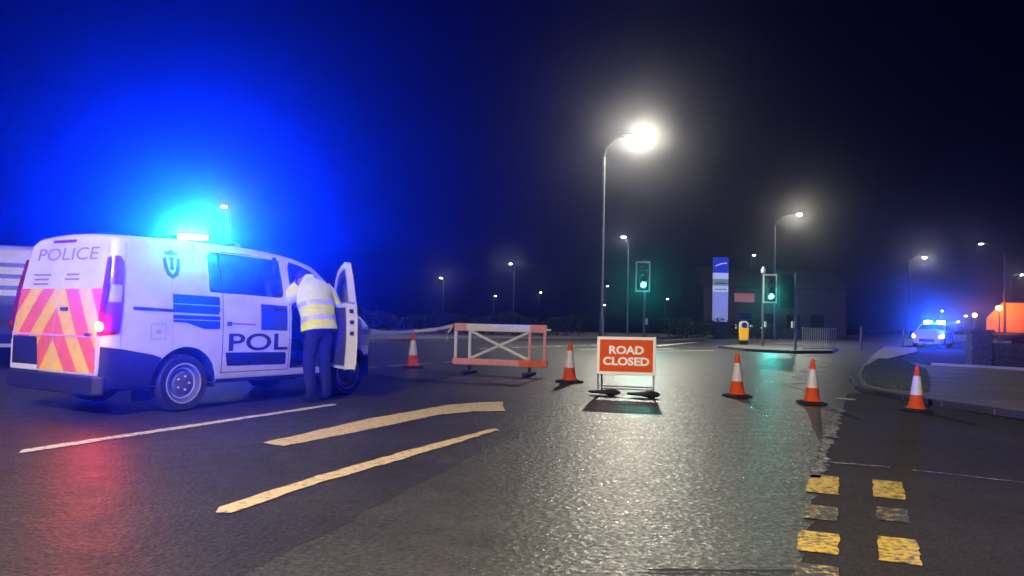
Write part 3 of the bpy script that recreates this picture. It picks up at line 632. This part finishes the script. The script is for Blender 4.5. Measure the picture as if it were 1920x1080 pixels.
# ------------------------------------------------------------------ cones
def cone(x, y, h, label, rz):
    r = thing('traffic_cone', label, 'traffic cone', (x,y,.0125), rz, 'traffic cones closing the road'); k = h/.75; r.rotation_euler = (random.uniform(-.02,.02), random.uniform(-.02,.02), rz)
    m = MB(); b = .205*k; m.box(-b,b,-b,b,0,.035*k,ch=.05*k); m.box(-b*.8,b*.8,-b*.8,b*.8,.035*k,.05*k,ch=.05*k); m.build('base', 'rubber', r, bevel=.006)
    def rad(t): return (.132*(1-t)+.026*t)*k
    m = MB(); m.lathe([(.155*k,.05*k),(.142*k,.065*k),(rad(.10),.09*k)] + [(rad(t),.75*k*t) for t in (.2,.4,.6,.8,.97)] + [(.018*k,.75*k)], 28); m.build('body', 'cone_orange', r, smooth=40)
    m = MB(); m.lathe([(rad(t)+.003,.75*k*t) for t in (.36,.37,.5,.65,.76,.77)], 28, cap=False); m.build('reflective_sleeve', 'cone_white', r, smooth=40)
    return r
for a in ((-2.10,17.1,.76,'traffic cone holding up the tape beside the police van',.3),(1.05,14.0,.73,'traffic cone between the crossed barrier and the ROAD CLOSED sign',.5),
          (3.43,11.95,.66,'traffic cone first to the right of the ROAD CLOSED sign',.2),(4.24,11.12,.63,'traffic cone in the middle of the three right of the sign, by the tarmac seam',.1),(5.36,10.45,.60,'rightmost traffic cone, standing near the kerb and grass corner',.35)): cone(*a)

# ------------------------------------------------------------------ crossed barrier
bd = Vector((.955,-.30)).normalized(); bc = Vector((-.22,15.55))
bar = thing('road_barrier', 'red and white plastic road barrier with a crossed middle, tape tied on', 'barrier', (bc.x,bc.y,.0125), math.atan2(bd.y,bd.x))
m = MB(); m.box(-.95,.95,-.025,.025,.84,.99); m.build('top_rail', 'bar_white', bar, bevel=.02)
for x0,x1 in ((-.96,-.68),(.62,.96)): m = MB(); m.box(x0,x1,-.030,.030,.835,.995); m.build('rail_stripe', 'bar_pink', bar, bevel=.02)
m = MB(); m.box(-.98,.98,-.03,.03,.17,.30); m.build('bottom_rail', 'bar_pink', bar, bevel=.02)
m = MB(); m.box(.40,.985,-.034,.034,.165,.305); m.build('rail_stripe', 'bar_red', bar, bevel=.02)
for x, mt in ((-.92,'bar_white'),(-.62,'bar_white'),(.62,'bar_pink'),(.92,'bar_pink')): m = MB(); m.box(x-.03,x+.03,-.022,.022,.30,.84); m.build('upright', mt, bar, bevel=.01)
for s_ in (1,-1):
    m = MB(); m.tube([(-.58*s_,.012*s_,.31),(.58*s_,.012*s_,.83)], .030, 8); m.build('cross_brace', 'bar_white', bar, smooth=50)
for x in (-.62,.62): m = MB(); m.prism([(x-.05,-.36),(x+.05,-.36),(x+.06,-.1),(x+.06,.1),(x+.05,.36),(x-.05,.36),(x-.06,.1),(x-.06,-.1)], 0, .07); m.box(x-.028,x+.028,-.03,.03,.07,.17); m.build('foot', 'rubber', bar, bevel=.02)
m = MB(); m.tube([(.95,0,.9),(1.04,0,.90)], .02); m.build('connector', 'bar_white', bar, smooth=50)
# police tape: van mirror -> cone -> barrier, with a loose end
bl = bc - bd*.95
TP = [Vector((-2.02,11.35,.88)), Vector((-2.10,17.05,.80)), Vector((bl.x-.03,bl.y-.05,.95))]
def ribbon(name, pts, wd, mt, seed=0, parent=None):
    m = MB(); vs = []; n = 40
    for i in range(n+1):
        t = i/n*(len(pts)-1); k = min(int(t),len(pts)-2); f = t-k; p = pts[k].lerp(pts[k+1], f); p.z -= .02*sin(pi*f)
        a = .6*sin(i*.33+seed); vs += [tuple(p+Vector((.0,sin(a)*wd/2,cos(a)*wd/2))), tuple(p-Vector((0,sin(a)*wd/2,cos(a)*wd/2)))]
    m.add(vs, [(2*i,2*i+1,2*i+3,2*i+2) for i in range(n)]); o = m.build(name, mt, parent)
    so = o.modifiers.new('s','SOLIDIFY'); so.thickness = .001; return o
tp = tag(ribbon('police_tape', TP, .07, 'tape_white'), 'white police tape stretched from the van over a cone to the barrier', 'tape')
ribbon('tape_tail', [Vector((bl.x-.04,bl.y-.05,.95)),Vector((bl.x-.13,bl.y-.07,.82)),Vector((bl.x-.16,bl.y-.08,.64))], .06, 'tape_white', 2, tp)

# ------------------------------------------------------------------ ROAD CLOSED sign
sc_ = Vector((1.72,11.78)); sd_ = Vector((.97,-.22)).normalized()
sg_ = thing('road_sign', 'orange ROAD CLOSED sign with white border on a low steel frame', 'sign', (sc_.x,sc_.y,.0125), math.atan2(sd_.y,sd_.x))
tl = Matrix.Translation((0,0,.30)) @ Matrix.Rotation(radians(-12),4,'X') @ Matrix.Rotation(radians(-.5),4,'Y')
m = MB(); m.box(-.44,.44,-.008,.012,0,.575,tl,ch=.0); m.build('plate', 'sign_white', sg_, bevel=.004)
m = MB(); m.box(-.395,.395,-.0115,-.0085,.045,.53,tl); m.build('panel', 'sign_orange', sg_)
for b, z in (('ROAD',.365),('CLOSED',.195)): text('lettering', b, .165, 'sign_white', sg_, tl @ Matrix.Translation((0,-.0135,z)) @ Matrix.Rotation(pi/2,4,'X'), xs=1.12, ext=.0012, bold=.006)
for x in (-.41,.41):
    m = MB(); m.tube([tl @ Vector((x,.03,.5)), (x,-.03,.02)], .013); m.build('leg', 'steel', sg_, smooth=50)
    m = MB(); m.tube([tl @ Vector((x*.96,.03,.5)), (x*.96,.42,.015)], .013); m.build('leg', 'steel', sg_, smooth=50)
m = MB(); m.tube([(-.41,-.02,.13),(.41,-.02,.13)], .012); m.build('cross_bar', 'steel', sg_, smooth=50)
m = MB(); m.tube([(-.39,.38,.06),(.39,.38,.06)], .012); m.build('cross_bar', 'steel', sg_, smooth=50)
for x, sy in ((-.30,-.14),(.28,-.24)):
    m = MB(); m.sphere((0,0,0), .24,.13,.045, 28, 14); m.v = [(a*(1+.12*sin(9*b+5*c)), b*(1+.18*sin(7*a+2)), (c if c > 0 else c*.95)*(1+.5*sin(13*a+3*b)*cos(11*b))*(.75+.35*abs(a)/.24)) for a,b,c in m.v]; s_ = tag(m.build('sandbag', 'rubber', None, smooth=60), 'flat dark sandbag under the %s foot of the orange sign' % ('left' if x < 0 else 'right'), 'sandbag', 'sandbags weighing the sign')
    p = sc_ + sd_*x + Vector((-sd_.y,sd_.x))*sy; s_.location = (p.x,p.y,.058); s_.rotation_euler = (0,0,.2*x-.2)

# ------------------------------------------------------------------ street lamps
def lamp(name, label, x, y, H, ax, ay, glow, tint=(1,.95,.78), rad=.16, rise=1.0, r0=.11, group='street lamps along the roads'):
    """column at x,y; the head hangs ax,ay from it at height H"""
    r = thing(name, label, 'street lamp', (x,y,0), 0, group)
    m = MB(); m.lathe([(r0,0),(r0,1.2),(r0*.95,1.25),(r0*.72,1.35),(r0*.5,H-rise)], 14); m.build('column', 'column', r, smooth=30)
    d = Vector((ax,ay,0)); L_ = d.length; dn = d.normalized() if L_ > .01 else Vector((1,0,0))
    m = MB(); m.tube([(0,0,H-rise),dn*L_*.06+Vector((0,0,H-rise*.55)),dn*L_*.30+Vector((0,0,H-rise*.15)),dn*L_*.62+Vector((0,0,H+.02)),dn*(L_-.25)+Vector((0,0,H+.05))], r0*.38, 10); m.build('arm', 'signal_black', r, smooth=50)
    R = Matrix.Translation((ax,ay,H)) @ Matrix.Rotation(math.atan2(dn.y,dn.x),4,'Z')
    m = MB(); m.sphere((0,0,0), .36,.16,.075, 16, 8, M=None); m.v = [tuple(R @ (Vector(p)+Vector((0,0,.06)))) for p in m.v]; m.build('lamp_head', 'signal_black', r, smooth=50)
    nm = 'lens_%s' % name + str(len(MATS)); area = 2*pi*rad*rad
    mat(nm, (.8,.8,.8), .3, emit=tint, es=glow/area, front=True)
    m = MB(); m.lathe([(rad,-.01),(rad*.95,-.035),(rad*.6,-.06),(.01,-.07)], 10, Matrix.Translation((ax,ay,H)), cap=True); m.build('lens', nm, r)
    return r
lamp('street_lamp', 'tallest lit street lamp, behind the ROAD CLOSED sign', 4.1,36,9.68,1.63,0,LAMP_NEAR)
lamp('street_lamp', 'lit street lamp on the road near the second traffic signal', 20.3,61,9.79,1.9,0,LAMP_FAR*1.9)
lamp('street_lamp', 'lit street lamp on the left of the far police car', 47.8,95,9.74,1.9,0,LAMP_FAR)
lamp('street_lamp', 'small street lamp reaching left over the far police car', 48.7,78,9.7,-2.3,0,LAMP_FAR*.12)
lamp('street_lamp', 'rightmost small street lamp at the edge of the picture', 76.0,120,9.75,1.6,0,LAMP_FAR*.4)
lamp('street_lamp', 'blue washed street lamp rising right behind the van beacon', -18.75,52,8.0,.02,-1.2,LAMP_FAR*.5,(.9,.97,1))
lamp('street_lamp', 'small white street lamp above the crossed barrier', .25,98,8.05,-.5,-.6,LAMP_FAR*.3,(.85,.92,1))
lamp('street_lamp', 'white street lamp left above the first green signal', 9.4,64,8.0,-.5,-.5,LAMP_FAR*.3,(.85,.95,1))
lamp('street_lamp', 'small lamp head left of the crossed barrier above the tape cone', -12.0,138,8.1,-.4,-.6,LAMP_FAR*.4,(.85,.92,1))
for i,(x,y,z,g,t,lb) in enumerate(((-3.1,134,5.1,.06,(.85,.92,1),'tiny lamp left of and below the lamp over the barrier'),(4.6,134,5.9,.06,(.85,.92,1),'tiny lamp right of and below the lamp over the barrier'),(15.9,134,7.2,.07,(.9,.95,1),'upper tiny lamp beside the tall lamp column'),(15.4,134,4.0,.06,(.9,.95,1),'lower tiny lamp beside the tall lamp column'),
        (19.4,100,4.2,.015,(.9,.9,1),'faint lamp right of the first green signal'),(27.2,90,9.1,.08,(1,.98,.9),'small lamp high left of the second street lamp column'),(92.3,170,5.1,.25,(1,1,1),'tiny lamp over the roof of the far police car'),(97.4,170,4.2,.2,(1,1,1),'tiny lamp right of the far police car, upper'),(95.7,170,2.9,.2,(1,1,1),'tiny lamp right of the far police car, lower'))):
    lamp('far_lamp', lb, x,y,z,.3,-.3,LAMP_FAR*g,t,.13,.5,.06,'small far lamps')
lamp('street_lamp', 'street lamp of the same row behind the viewpoint', -6.2,-4.4,7.5,1.7,.8,LAMP_BACK,(1,.85,.70),rad=.25)

# ------------------------------------------------------------------ traffic signals
def signal(name, label, x, y, top, off_, rz, lit=True, ped=True):
    r = thing(name, label, 'traffic light', (x,y,0), rz, 'traffic signals at the junction')
    m = MB(); m.lathe([(.057,0),(.057,top+.02),(.05,top+.05),(.01,top+.06)], 14); m.build('pole', 'column', r, smooth=40)
    z0, z1 = top-1.40, top
    m = MB(); m.box(off_-.335,off_+.335,-.10,-.085,z0,z1,ch=0); b = m.build('backing_board', 'signal_black', r)
    for bx in ((off_-.335,off_-.27,z0,z1),(off_+.27,off_+.335,z0,z1),(off_-.27,off_+.27,z1-.075,z1),(off_-.27,off_+.27,z0,z0+.075)): m = MB(); m.box(bx[0],bx[1],-.108,-.1005,bx[2],bx[3]); m.build('white_border', 'signal_white', b)
    m = MB(); m.box(off_-.16,off_+.16,-.24,-.1005,z0+.14,z1-.14,ch=.02); h = m.build('signal_head', 'signal_black', r)
    for i in range(3):
        zc = z0+.14+.19+i*.37; lit_ = lit and i == 0; R = Matrix.Translation((off_,-.241,zc)) @ Matrix.Rotation(pi/2,4,'X')
        m = MB(); m.lathe([(.105,0),(.09,.025),(.05,.04),(.002,.045)], 20, R, cap=False); m.build('lens', 'signal_green' if lit_ else 'lens_dark', h, smooth=50)
        m = MB(); vs = []
        for k in range(13):
            a = radians(-20)+radians(220)*k/12; l_ = .16 if 0 < k < 12 else .06
            vs += [(off_+.115*cos(a),-.24,zc+.115*sin(a)),(off_+.115*cos(a),-.24-l_,zc+.115*sin(a)-.02)]
        m.add(vs, [(2*k,2*k+1,2*k+3,2*k+2) for k in range(12)]); m.build('visor', 'signal_black', h)
    for zc in (z0+.2, z1-.2): m = MB(); m.box(min(0,off_),max(.02,off_)+.01,-.085,-.05,zc-.02,zc+.02); m.build('bracket', 'signal_black', r)
    m = MB(); m.box(.04,.16,-.09,.05,1.02,1.30,ch=.02); m.build('push_button_box', 'bollard_white' if ped else 'signal_black', r, bevel=.01)
    return r
signal('traffic_signal', 'green traffic signal with white border right of the tall lamp column', 6.05,36.0,3.90,-.10,0)
signal('traffic_signal', 'green traffic signal on the island beside the yellow bollard', 12.10,38.0,3.58,.30,0)
r = signal('traffic_signal', 'traffic signal seen from behind, on the island by the railing', 11.95,33.2,3.26,.30,pi, lit=False)
m = MB(); m.box(-.09,.09,-.16,.16,0,.20,ch=.05); m.tube([(0,0,.1),(0,0,.3)], .07); cam_box = m.build('sensor', 'signal_white', None, bevel=.02); cam_box.name = 'signal_sensor'; tag(cam_box, 'white detector box on top of the island signal pole', 'sensor'); cam_box.location = (12.10,38.0,3.64)

# island furniture
r = thing('keep_left_bollard', 'yellow and white bollard on the traffic island', 'bollard', (11.75,39.9,.11))
m = MB(); m.box(-.20,.20,-.13,.13,0,.22,ch=.04); m.build('base', 'signal_black', r)
m = MB(); m.prism([(-.21,.22),(.21,.22),(.235,.85),(-.235,.85)], -.10,.10, Matrix(((1,0,0,0),(0,0,1,0),(0,1,0,0),(0,0,0,1)))); m.build('shell', 'bollard_yellow', r, bevel=.03)
m = MB(); m.prism([(-.235,.852),(.235,.852),(.22,1.08),(.13,1.18),(-.13,1.18),(-.22,1.08)], -.10,.10, Matrix(((1,0,0,0),(0,0,1,0),(0,1,0,0),(0,0,0,1)))); m.build('top', 'bollard_white', r, bevel=.03)
m = MB(); m.lathe([(.14,0),(.14,.006),(.001,.007)], 20, Matrix.Translation((0,-.105,.98)) @ Matrix.Rotation(pi/2,4,'X')); m.build('sign_disc', 'bat_blue', r)
r = thing('guard_railing', 'pale pedestrian railing on the island lit blue', 'railing', (11.9,32.3,.11), radians(8))
for z in (.10,.92): m = MB(); m.box(0,1.5,-.02,.02,z-.02,z+.02); m.build('rail', 'rail_paint', r)
for i in range(16): m = MB(); m.box(.02+.096*i-.009,.02+.096*i+.009,-.008,.008,.12 if i % 15 else -.02,.90 if i % 15 else .98); m.build('bar', 'rail_paint', r)
for i,(x,y) in enumerate(((15.2,34.3),(20.6,41.5))):
    m = MB(); m.lathe([(.05,0),(.05,1.0),(.04,1.05),(.01,1.07)], 12); p_ = tag(m.build('post', 'column', None, smooth=40), ('grey post at the left end of the verge kerb','grey post close to the far police car')[i], 'post'); p_.location = (x,y,.1)

# ------------------------------------------------------------------ backdrop things
r = thing('totem_sign', 'tall glowing totem sign with blue top and pale price panels', 'sign', (15.85,60,0))
m = MB(); m.box(-.50,.50,-.12,.12,0,6.25); m.build('case', 'signal_black', r)
for i,(z0,z1,mt) in enumerate(((5.05,6.2,'totem_blue'),(4.55,5.03,'totem_white'),(4.08,4.53,'totem_grey'),(3.55,4.06,'totem_white'),(1.3,3.53,'totem_lilac'))): m = MB(); m.box(-.56,.56,-.16,.16,z0,z1); m.build('panel', mt, r, bevel=.02)
m = MB(); m.tube([(-.42,-.175,5.55),(0,-.175,5.72),(.42,-.175,5.78)], .05); m.build('emblem', 'totem_white', r)
m = MB(); m.box(-.45,.45,-.17,-.165,4.2,4.28); m.box(-.45,.45,-.17,-.165,3.75,3.8); m.build('price_line', 'signal_black', r)

def building(name, label, x, y, rz, wd, dp, h, rh, wall, wins, gable=False):
    r = thing(name, label, 'building', (x,y,0), rz)
    m = MB(); m.box(-wd/2,wd/2,0,dp,0,h); m.build('wall', wall, r)
    m = MB(); e = .35
    m.prism([(-e,h+.01),(dp+e,h+.01),(dp/2,h+rh)], -wd/2-e, wd/2+e, Matrix(((0,0,1,0),(1,0,0,0),(0,1,0,0),(0,0,0,1)))) if not gable else m.prism([(-wd/2-e,h+.01),(wd/2+e,h+.01),(0,h+rh)], -e, dp+e, Matrix(((1,0,0,0),(0,0,1,0),(0,1,0,0),(0,0,0,1))))
    m.build('roof', 'roof_tile', r)
    for (x0,x1,z0,z1,mt) in wins:
        m = MB(); m.box(x0-.06,x1+.06,-.05,-.002,z0-.06,z1+.06); f = m.build('window', 'roof_tile', r); m = MB(); m.box(x0,x1,-.056,-.0505,z0,z1); m.build('pane', mt, f)
    return r
b1 = building('shop_building', 'dark low shop with faint orange sign board behind the signals', 24,72,0,13,9,4.6,2.0,'brick_dark',[(-5.5+2.2*i,-4.3+2.2*i,.9,2.2,'glass') for i in range(5)])
m = MB(); m.box(-3.7,-1.9,-.12,-.01,3.2,4.0); m.build('sign_board', 'shop_glow', b1, bevel=.01)
m = MB(); m.box(1.4,1.95,-.12,-.01,3.1,4.0); m.build('sign_board', 'shop_pink', b1, bevel=.01)
for x_, z_ in ((-3.55,1.0),(-2.9,1.1),(-2.15,1.05),(-1.2,1.05)): m = MB(); m.sphere((x_,-.08,z_), .10,.05,.22, 8, 6); m.build('window_light', 'win_glow', b1)
# orange lit gable on the right
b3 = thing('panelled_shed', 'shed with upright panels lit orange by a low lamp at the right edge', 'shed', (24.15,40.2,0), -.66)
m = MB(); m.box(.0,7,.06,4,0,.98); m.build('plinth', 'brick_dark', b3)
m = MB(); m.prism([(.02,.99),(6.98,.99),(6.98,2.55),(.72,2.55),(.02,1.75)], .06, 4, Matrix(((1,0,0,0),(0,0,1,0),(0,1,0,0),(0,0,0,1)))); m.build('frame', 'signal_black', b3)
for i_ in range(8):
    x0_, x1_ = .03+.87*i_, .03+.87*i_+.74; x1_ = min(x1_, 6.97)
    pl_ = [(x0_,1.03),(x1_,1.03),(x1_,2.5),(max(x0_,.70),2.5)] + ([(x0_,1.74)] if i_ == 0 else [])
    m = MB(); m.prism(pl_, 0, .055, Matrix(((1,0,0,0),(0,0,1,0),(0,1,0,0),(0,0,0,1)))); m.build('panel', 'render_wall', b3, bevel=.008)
m = MB(); m.box(-.1,7.1,-.04,.05,.90,.985); m.build('sill', 'stone', b3)
def low_lamp(label, x, y, z, es, col=(1,.42,.06)):
    r = thing('wall_lamp', label, 'lamp', (x,y,0), 0, 'orange lamps by the house')
    m = MB(); m.lathe([(.04,0),(.035,z-.1)], 10); m.build('post', 'column', r, smooth=40)
    nm = 'orange_%d' % len(MATS); mat(nm, (.8,.4,.1), .4, emit=col, es=es, front=True)
    m = MB(); m.sphere((0,0,z), .13,.13,.11, 12, 8); m.build('globe', nm, r, smooth=60)
    m = MB(); m.lathe([(.15,z+.10),(.02,z+.18)], 12); m.build('hood', 'signal_black', r)
low_lamp('orange globe lamp in front of the lit gable', 24.1,39.0,2.22,420, (1,.22,.008))
low_lamp('orange globe lamp left of the gable, beyond the gate pier', 35.2,60,2.25,400)
# gate pier and boundary wall
r = thing('gate_pier', 'square grey stone gate pier at the right edge', 'pier', (13.15,22.2,0), -.25)
for i in range(5): m = MB(); j = random.uniform(-.008,.008); m.box(-.26+j,.26+j,-.26,.26,.205*i+.003,.205*(i+1)-.006); m.build('stone_block', 'stone', r, bevel=.012)
m = MB(); m.box(-.25,.25,-.25,.25,.0,1.02); m.build('core', 'stone', r)
m = MB(); m.box(-.31,.31,-.31,.31,1.025,1.12); m.build('coping', 'stone', r, bevel=.02)
r = thing('boundary_wall', 'low dark stone wall running right from the gate pier', 'wall', (13.45,22.25,0), -.32)
m = MB(); m.box(0,9,.04,.26,0,.72); m.build('core', 'stone', r)
for row in range(4):
    x = -.2*(row%2)
    while x < 8.9:
        l_ = random.uniform(.32,.6); x0, x1 = max(0,x), min(9,x+l_-.012); x += l_
        if x1-x0 < .08: continue
        m = MB(); d_ = random.uniform(0,.02); m.box(x0,x1,.01-d_,.28+d_,.19*row+.004,.19*(row+1)-.008); m.build('stone', 'stone', r)
# hedges and trees, dark against the night
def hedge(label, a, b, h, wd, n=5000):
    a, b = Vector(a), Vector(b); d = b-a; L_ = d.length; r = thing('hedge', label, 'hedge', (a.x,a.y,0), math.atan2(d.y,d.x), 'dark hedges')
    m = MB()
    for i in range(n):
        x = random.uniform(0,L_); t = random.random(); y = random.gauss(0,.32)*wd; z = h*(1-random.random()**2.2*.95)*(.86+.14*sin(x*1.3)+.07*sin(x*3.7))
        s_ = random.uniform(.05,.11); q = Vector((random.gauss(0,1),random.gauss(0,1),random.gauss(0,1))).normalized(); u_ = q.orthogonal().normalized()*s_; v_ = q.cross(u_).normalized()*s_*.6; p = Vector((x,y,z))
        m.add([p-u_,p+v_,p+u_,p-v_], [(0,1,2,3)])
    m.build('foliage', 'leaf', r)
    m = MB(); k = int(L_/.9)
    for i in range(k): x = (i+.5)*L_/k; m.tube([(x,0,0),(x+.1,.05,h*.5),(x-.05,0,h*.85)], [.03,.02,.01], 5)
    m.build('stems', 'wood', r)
hedge('dark hedge along the far pavement behind the barrier', (-14,44), (5,54), 1.5, 1.2)
hedge('dark hedge in front of the totem sign', (11,56.5), (23,66), 1.5, 1.4)
hedge('dark hedge beyond the police tape on the left', (-34,34), (-13,40), 1.6, 1.2)
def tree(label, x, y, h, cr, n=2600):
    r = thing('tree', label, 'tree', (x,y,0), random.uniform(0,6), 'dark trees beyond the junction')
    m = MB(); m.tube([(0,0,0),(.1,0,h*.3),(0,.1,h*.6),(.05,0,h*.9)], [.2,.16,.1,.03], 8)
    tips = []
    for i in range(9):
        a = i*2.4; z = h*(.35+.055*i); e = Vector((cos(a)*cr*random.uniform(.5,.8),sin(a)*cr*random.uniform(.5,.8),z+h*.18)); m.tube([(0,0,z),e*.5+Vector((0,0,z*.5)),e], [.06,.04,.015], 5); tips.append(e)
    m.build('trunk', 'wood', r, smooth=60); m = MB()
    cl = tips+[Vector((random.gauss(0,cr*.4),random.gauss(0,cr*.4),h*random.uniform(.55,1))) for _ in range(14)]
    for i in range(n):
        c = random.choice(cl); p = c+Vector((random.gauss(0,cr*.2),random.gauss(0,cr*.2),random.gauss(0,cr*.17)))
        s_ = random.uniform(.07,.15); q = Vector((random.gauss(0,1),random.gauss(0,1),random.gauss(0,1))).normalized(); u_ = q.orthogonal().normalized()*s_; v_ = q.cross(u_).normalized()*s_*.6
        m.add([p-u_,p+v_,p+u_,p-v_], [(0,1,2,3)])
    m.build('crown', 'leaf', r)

# ------------------------------------------------------------------ cars
def car(name, label, x, y, rz, paint, police=False, cat='car'):
    r = thing(name, label, cat, (x,y,.0), rz)
    s_ = Shell(-2.1, 2.15, .26, [(-2.1,.80),(-2.05,.92),(-1.7,1.0),(-1.3,1.25),(-.9,1.40),(-.3,1.45),(.3,1.42),(.75,1.22),(1.1,1.0),(1.6,.93),(2.0,.82),(2.12,.70),(2.15,.55)],
        [(.2,.80),(.4,.87),(.65,.89),(.9,.87),(1.0,.82),(1.2,.72),(1.45,.62)], [(-2.1,.25),(-2.0,.12),(-1.8,.04),(-1.5,0),(1.5,0),(1.8,.05),(2.0,.14),(2.1,.28),(2.15,.4)], corner=.07, dx=.05, rows=34)
    ar, af = circ(-1.25,.31,.36,28), circ(1.35,.31,.36,28)
    s_.build([ar,af],[ar,af]).build('body', paint, r, smooth=35)
    for sg in (-1,1):
        for pol in ([(-1.15,1.0),(-.2,.97),(-.2,1.34),(-.75,1.33)], [(-.12,.97),(.85,1.0),(.42,1.30),(-.12,1.34)]): s_.patch(pol, .006, sg, .06).build('side_window', 'glass', r)
        for xx in (-1.25,1.35): wheel(r, xx, sg*.77, .31, .19, sg, False)
        s_.patch([(1.78,.62),(2.06,.60),(2.08,.70),(1.95,.78),(1.78,.80)], .01, sg, .04).build('headlight', 'head_glow' if police else 'clear_glass', r)
    m = MB(); rows = []
    for i in range(9):
        xx = .42+.07*i; hw = s_.side(xx, s_.top(xx)-.07)-.10; rows.append([(xx,-hw+2*hw*j/8, s_.top(xx)+.035*(1-(abs(-1+.25*j))**2)+.008) for j in range(9)])
    m.add([p for q in rows for p in q], [(i*9+j,(i+1)*9+j,(i+1)*9+j+1,i*9+j+1) for i in range(8) for j in range(8)]); m.build('windscreen', 'glass', r, smooth=60)
    m = MB(); m.box(2.13,2.18,-.40,.40,.36,.52); m.build('grille', 'black_plastic', r); m = MB(); m.box(2.15,2.19,-.26,.26,.55,.66); m.build('number_plate', 'signal_white', r)
    if police:
        m = MB(); m.box(-.35,-.05,-.55,.55,1.475,1.50); m.build('roof_bar', 'black_plastic', r)
        for sy in (-.35,.35):
            m = MB(); m.box(-.33,-.07,sy-.2,sy+.2,1.5,1.60,ch=.04); m.build('beacon', 'blue_glow_far', r, bevel=.02)
        for sg in (-1,1):
            for k in range(4): s_.patch([(-1.0+.45*k,.55+.2*(k%2)),(-.56+.45*k,.55+.2*(k%2)),(-.56+.45*k,.74+.2*(k%2)),(-1.0+.45*k,.74+.2*(k%2))], .006, sg, .1).build('livery_block', 'bat_blue', r)
    return r
car('police_car', 'far white police car with headlights and blue roof lights on', 26.0,48.6, radians(-128), 'van_white', True)
car('parked_car', 'dark car parked behind the stone wall at the right edge', 17.4,24.5, radians(158), 'dark_paint')
# white van half out of the picture behind the police van
r = thing('white_van', 'white van cut off by the left edge behind the police van', 'van', (-8.9,16.4,0), radians(20))
s2 = Shell(-3.2, 1.3, .35, [(-3.2,2.2),(-3.1,2.3),(-.4,2.32),(0,2.25),(.35,1.9),(.75,1.3),(1.1,1.12),(1.25,.95),(1.3,.7)], [(.3,.88),(.6,.95),(1.2,.95),(1.8,.88),(2.3,.82)], [(-3.2,.06),(-3.1,0),(.6,0),(1.0,.08),(1.2,.2),(1.3,.34)], dx=.06, rows=36)
a1, a2 = circ(-2.4,.34,.42,28), circ(.55,.34,.42,28); s2.build([a1,a2],[a1,a2]).build('body', 'van_white', r, smooth=35)
for sg in (-1,1):
    for xx in (-2.4,.55): wheel(r, xx, sg*.82, .34, .2, sg, False)
    s2.patch([(-.55,1.38),(.3,1.35),(.25,1.55),(-.1,1.95),(-.55,2.0)], .006, sg, .06).build('side_window', 'glass', r)
    s2.patch([(-3.1,.42),(.05,.42),(.05,1.32),(-3.1,1.36)], .004, sg, .1).build('lower_panel', 'bat_navy', r)
    for k in range(3): s2.patch([(-3.0,1.45+.22*k),(-.62,1.45+.22*k),(-.62,1.53+.22*k),(-3.0,1.53+.22*k)], .006, sg, .1).build('livery_strip', 'bat_blue', r)
    for k in range(3): s2.patch([(-.9,.62+.18*k),(.35,.62+.18*k),(.35,.72+.18*k),(-.9,.72+.18*k)], .006, sg, .1).build('livery_strip', 'bat_blue', r)
    s2.patch([(.85,.8),(1.2,.76),(1.2,.9),(1.0,1.02)], .01, sg, .05).build('headlight', 'clear_glass', r)
m = MB(); rows = []
for i in range(7):
    xx = .05+.11*i; hw = s2.side(xx, s2.top(xx)-.1)-.10; rows.append([(xx,-hw+2*hw*j/6, s2.top(xx)+.035*(1-(abs(-1+j/3))**2)+.01) for j in range(7)])
m.add([p for q in rows for p in q], [(i*7+j,(i+1)*7+j,(i+1)*7+j+1,i*7+j+1) for i in range(6) for j in range(6)]); m.build('windscreen', 'glass', r, smooth=60)
m = MB(); m.box(1.15,1.36,-.6,.6,.32,.6,ch=.1); m.build('front_bumper', 'black_plastic', r)

# ------------------------------------------------------------------ beacon strength, haze
MATS['blue_glow'].node_tree.nodes['Principled BSDF'].inputs['Emission Strength'].default_value = BLUE*.6/.0186
m = MB(); m.box(-130,160,-16,190,-1,12.5)
hz = m.build('haze', 'glass'); tag(hz, 'thin night mist glowing round the lamps', 'haze', kind='stuff')
hm = bpy.data.materials.new('mist'); hm.use_nodes = True; n = hm.node_tree; n.nodes.clear()
ou = n.nodes.new('ShaderNodeOutputMaterial'); v = n.nodes.new('ShaderNodeVolumePrincipled')
v.inputs['Density'].default_value = HAZE; v.inputs['Color'].default_value = (.97,.98,1,1); v.inputs['Anisotropy'].default_value = .96
n.links.new(v.outputs[0], ou.inputs['Volume']); hm.cycles.homogeneous_volume = True if hasattr(hm.cycles,'homogeneous_volume') else None
hz.data.materials.clear(); hz.data.materials.append(hm)
bpy.context.view_layer.update()
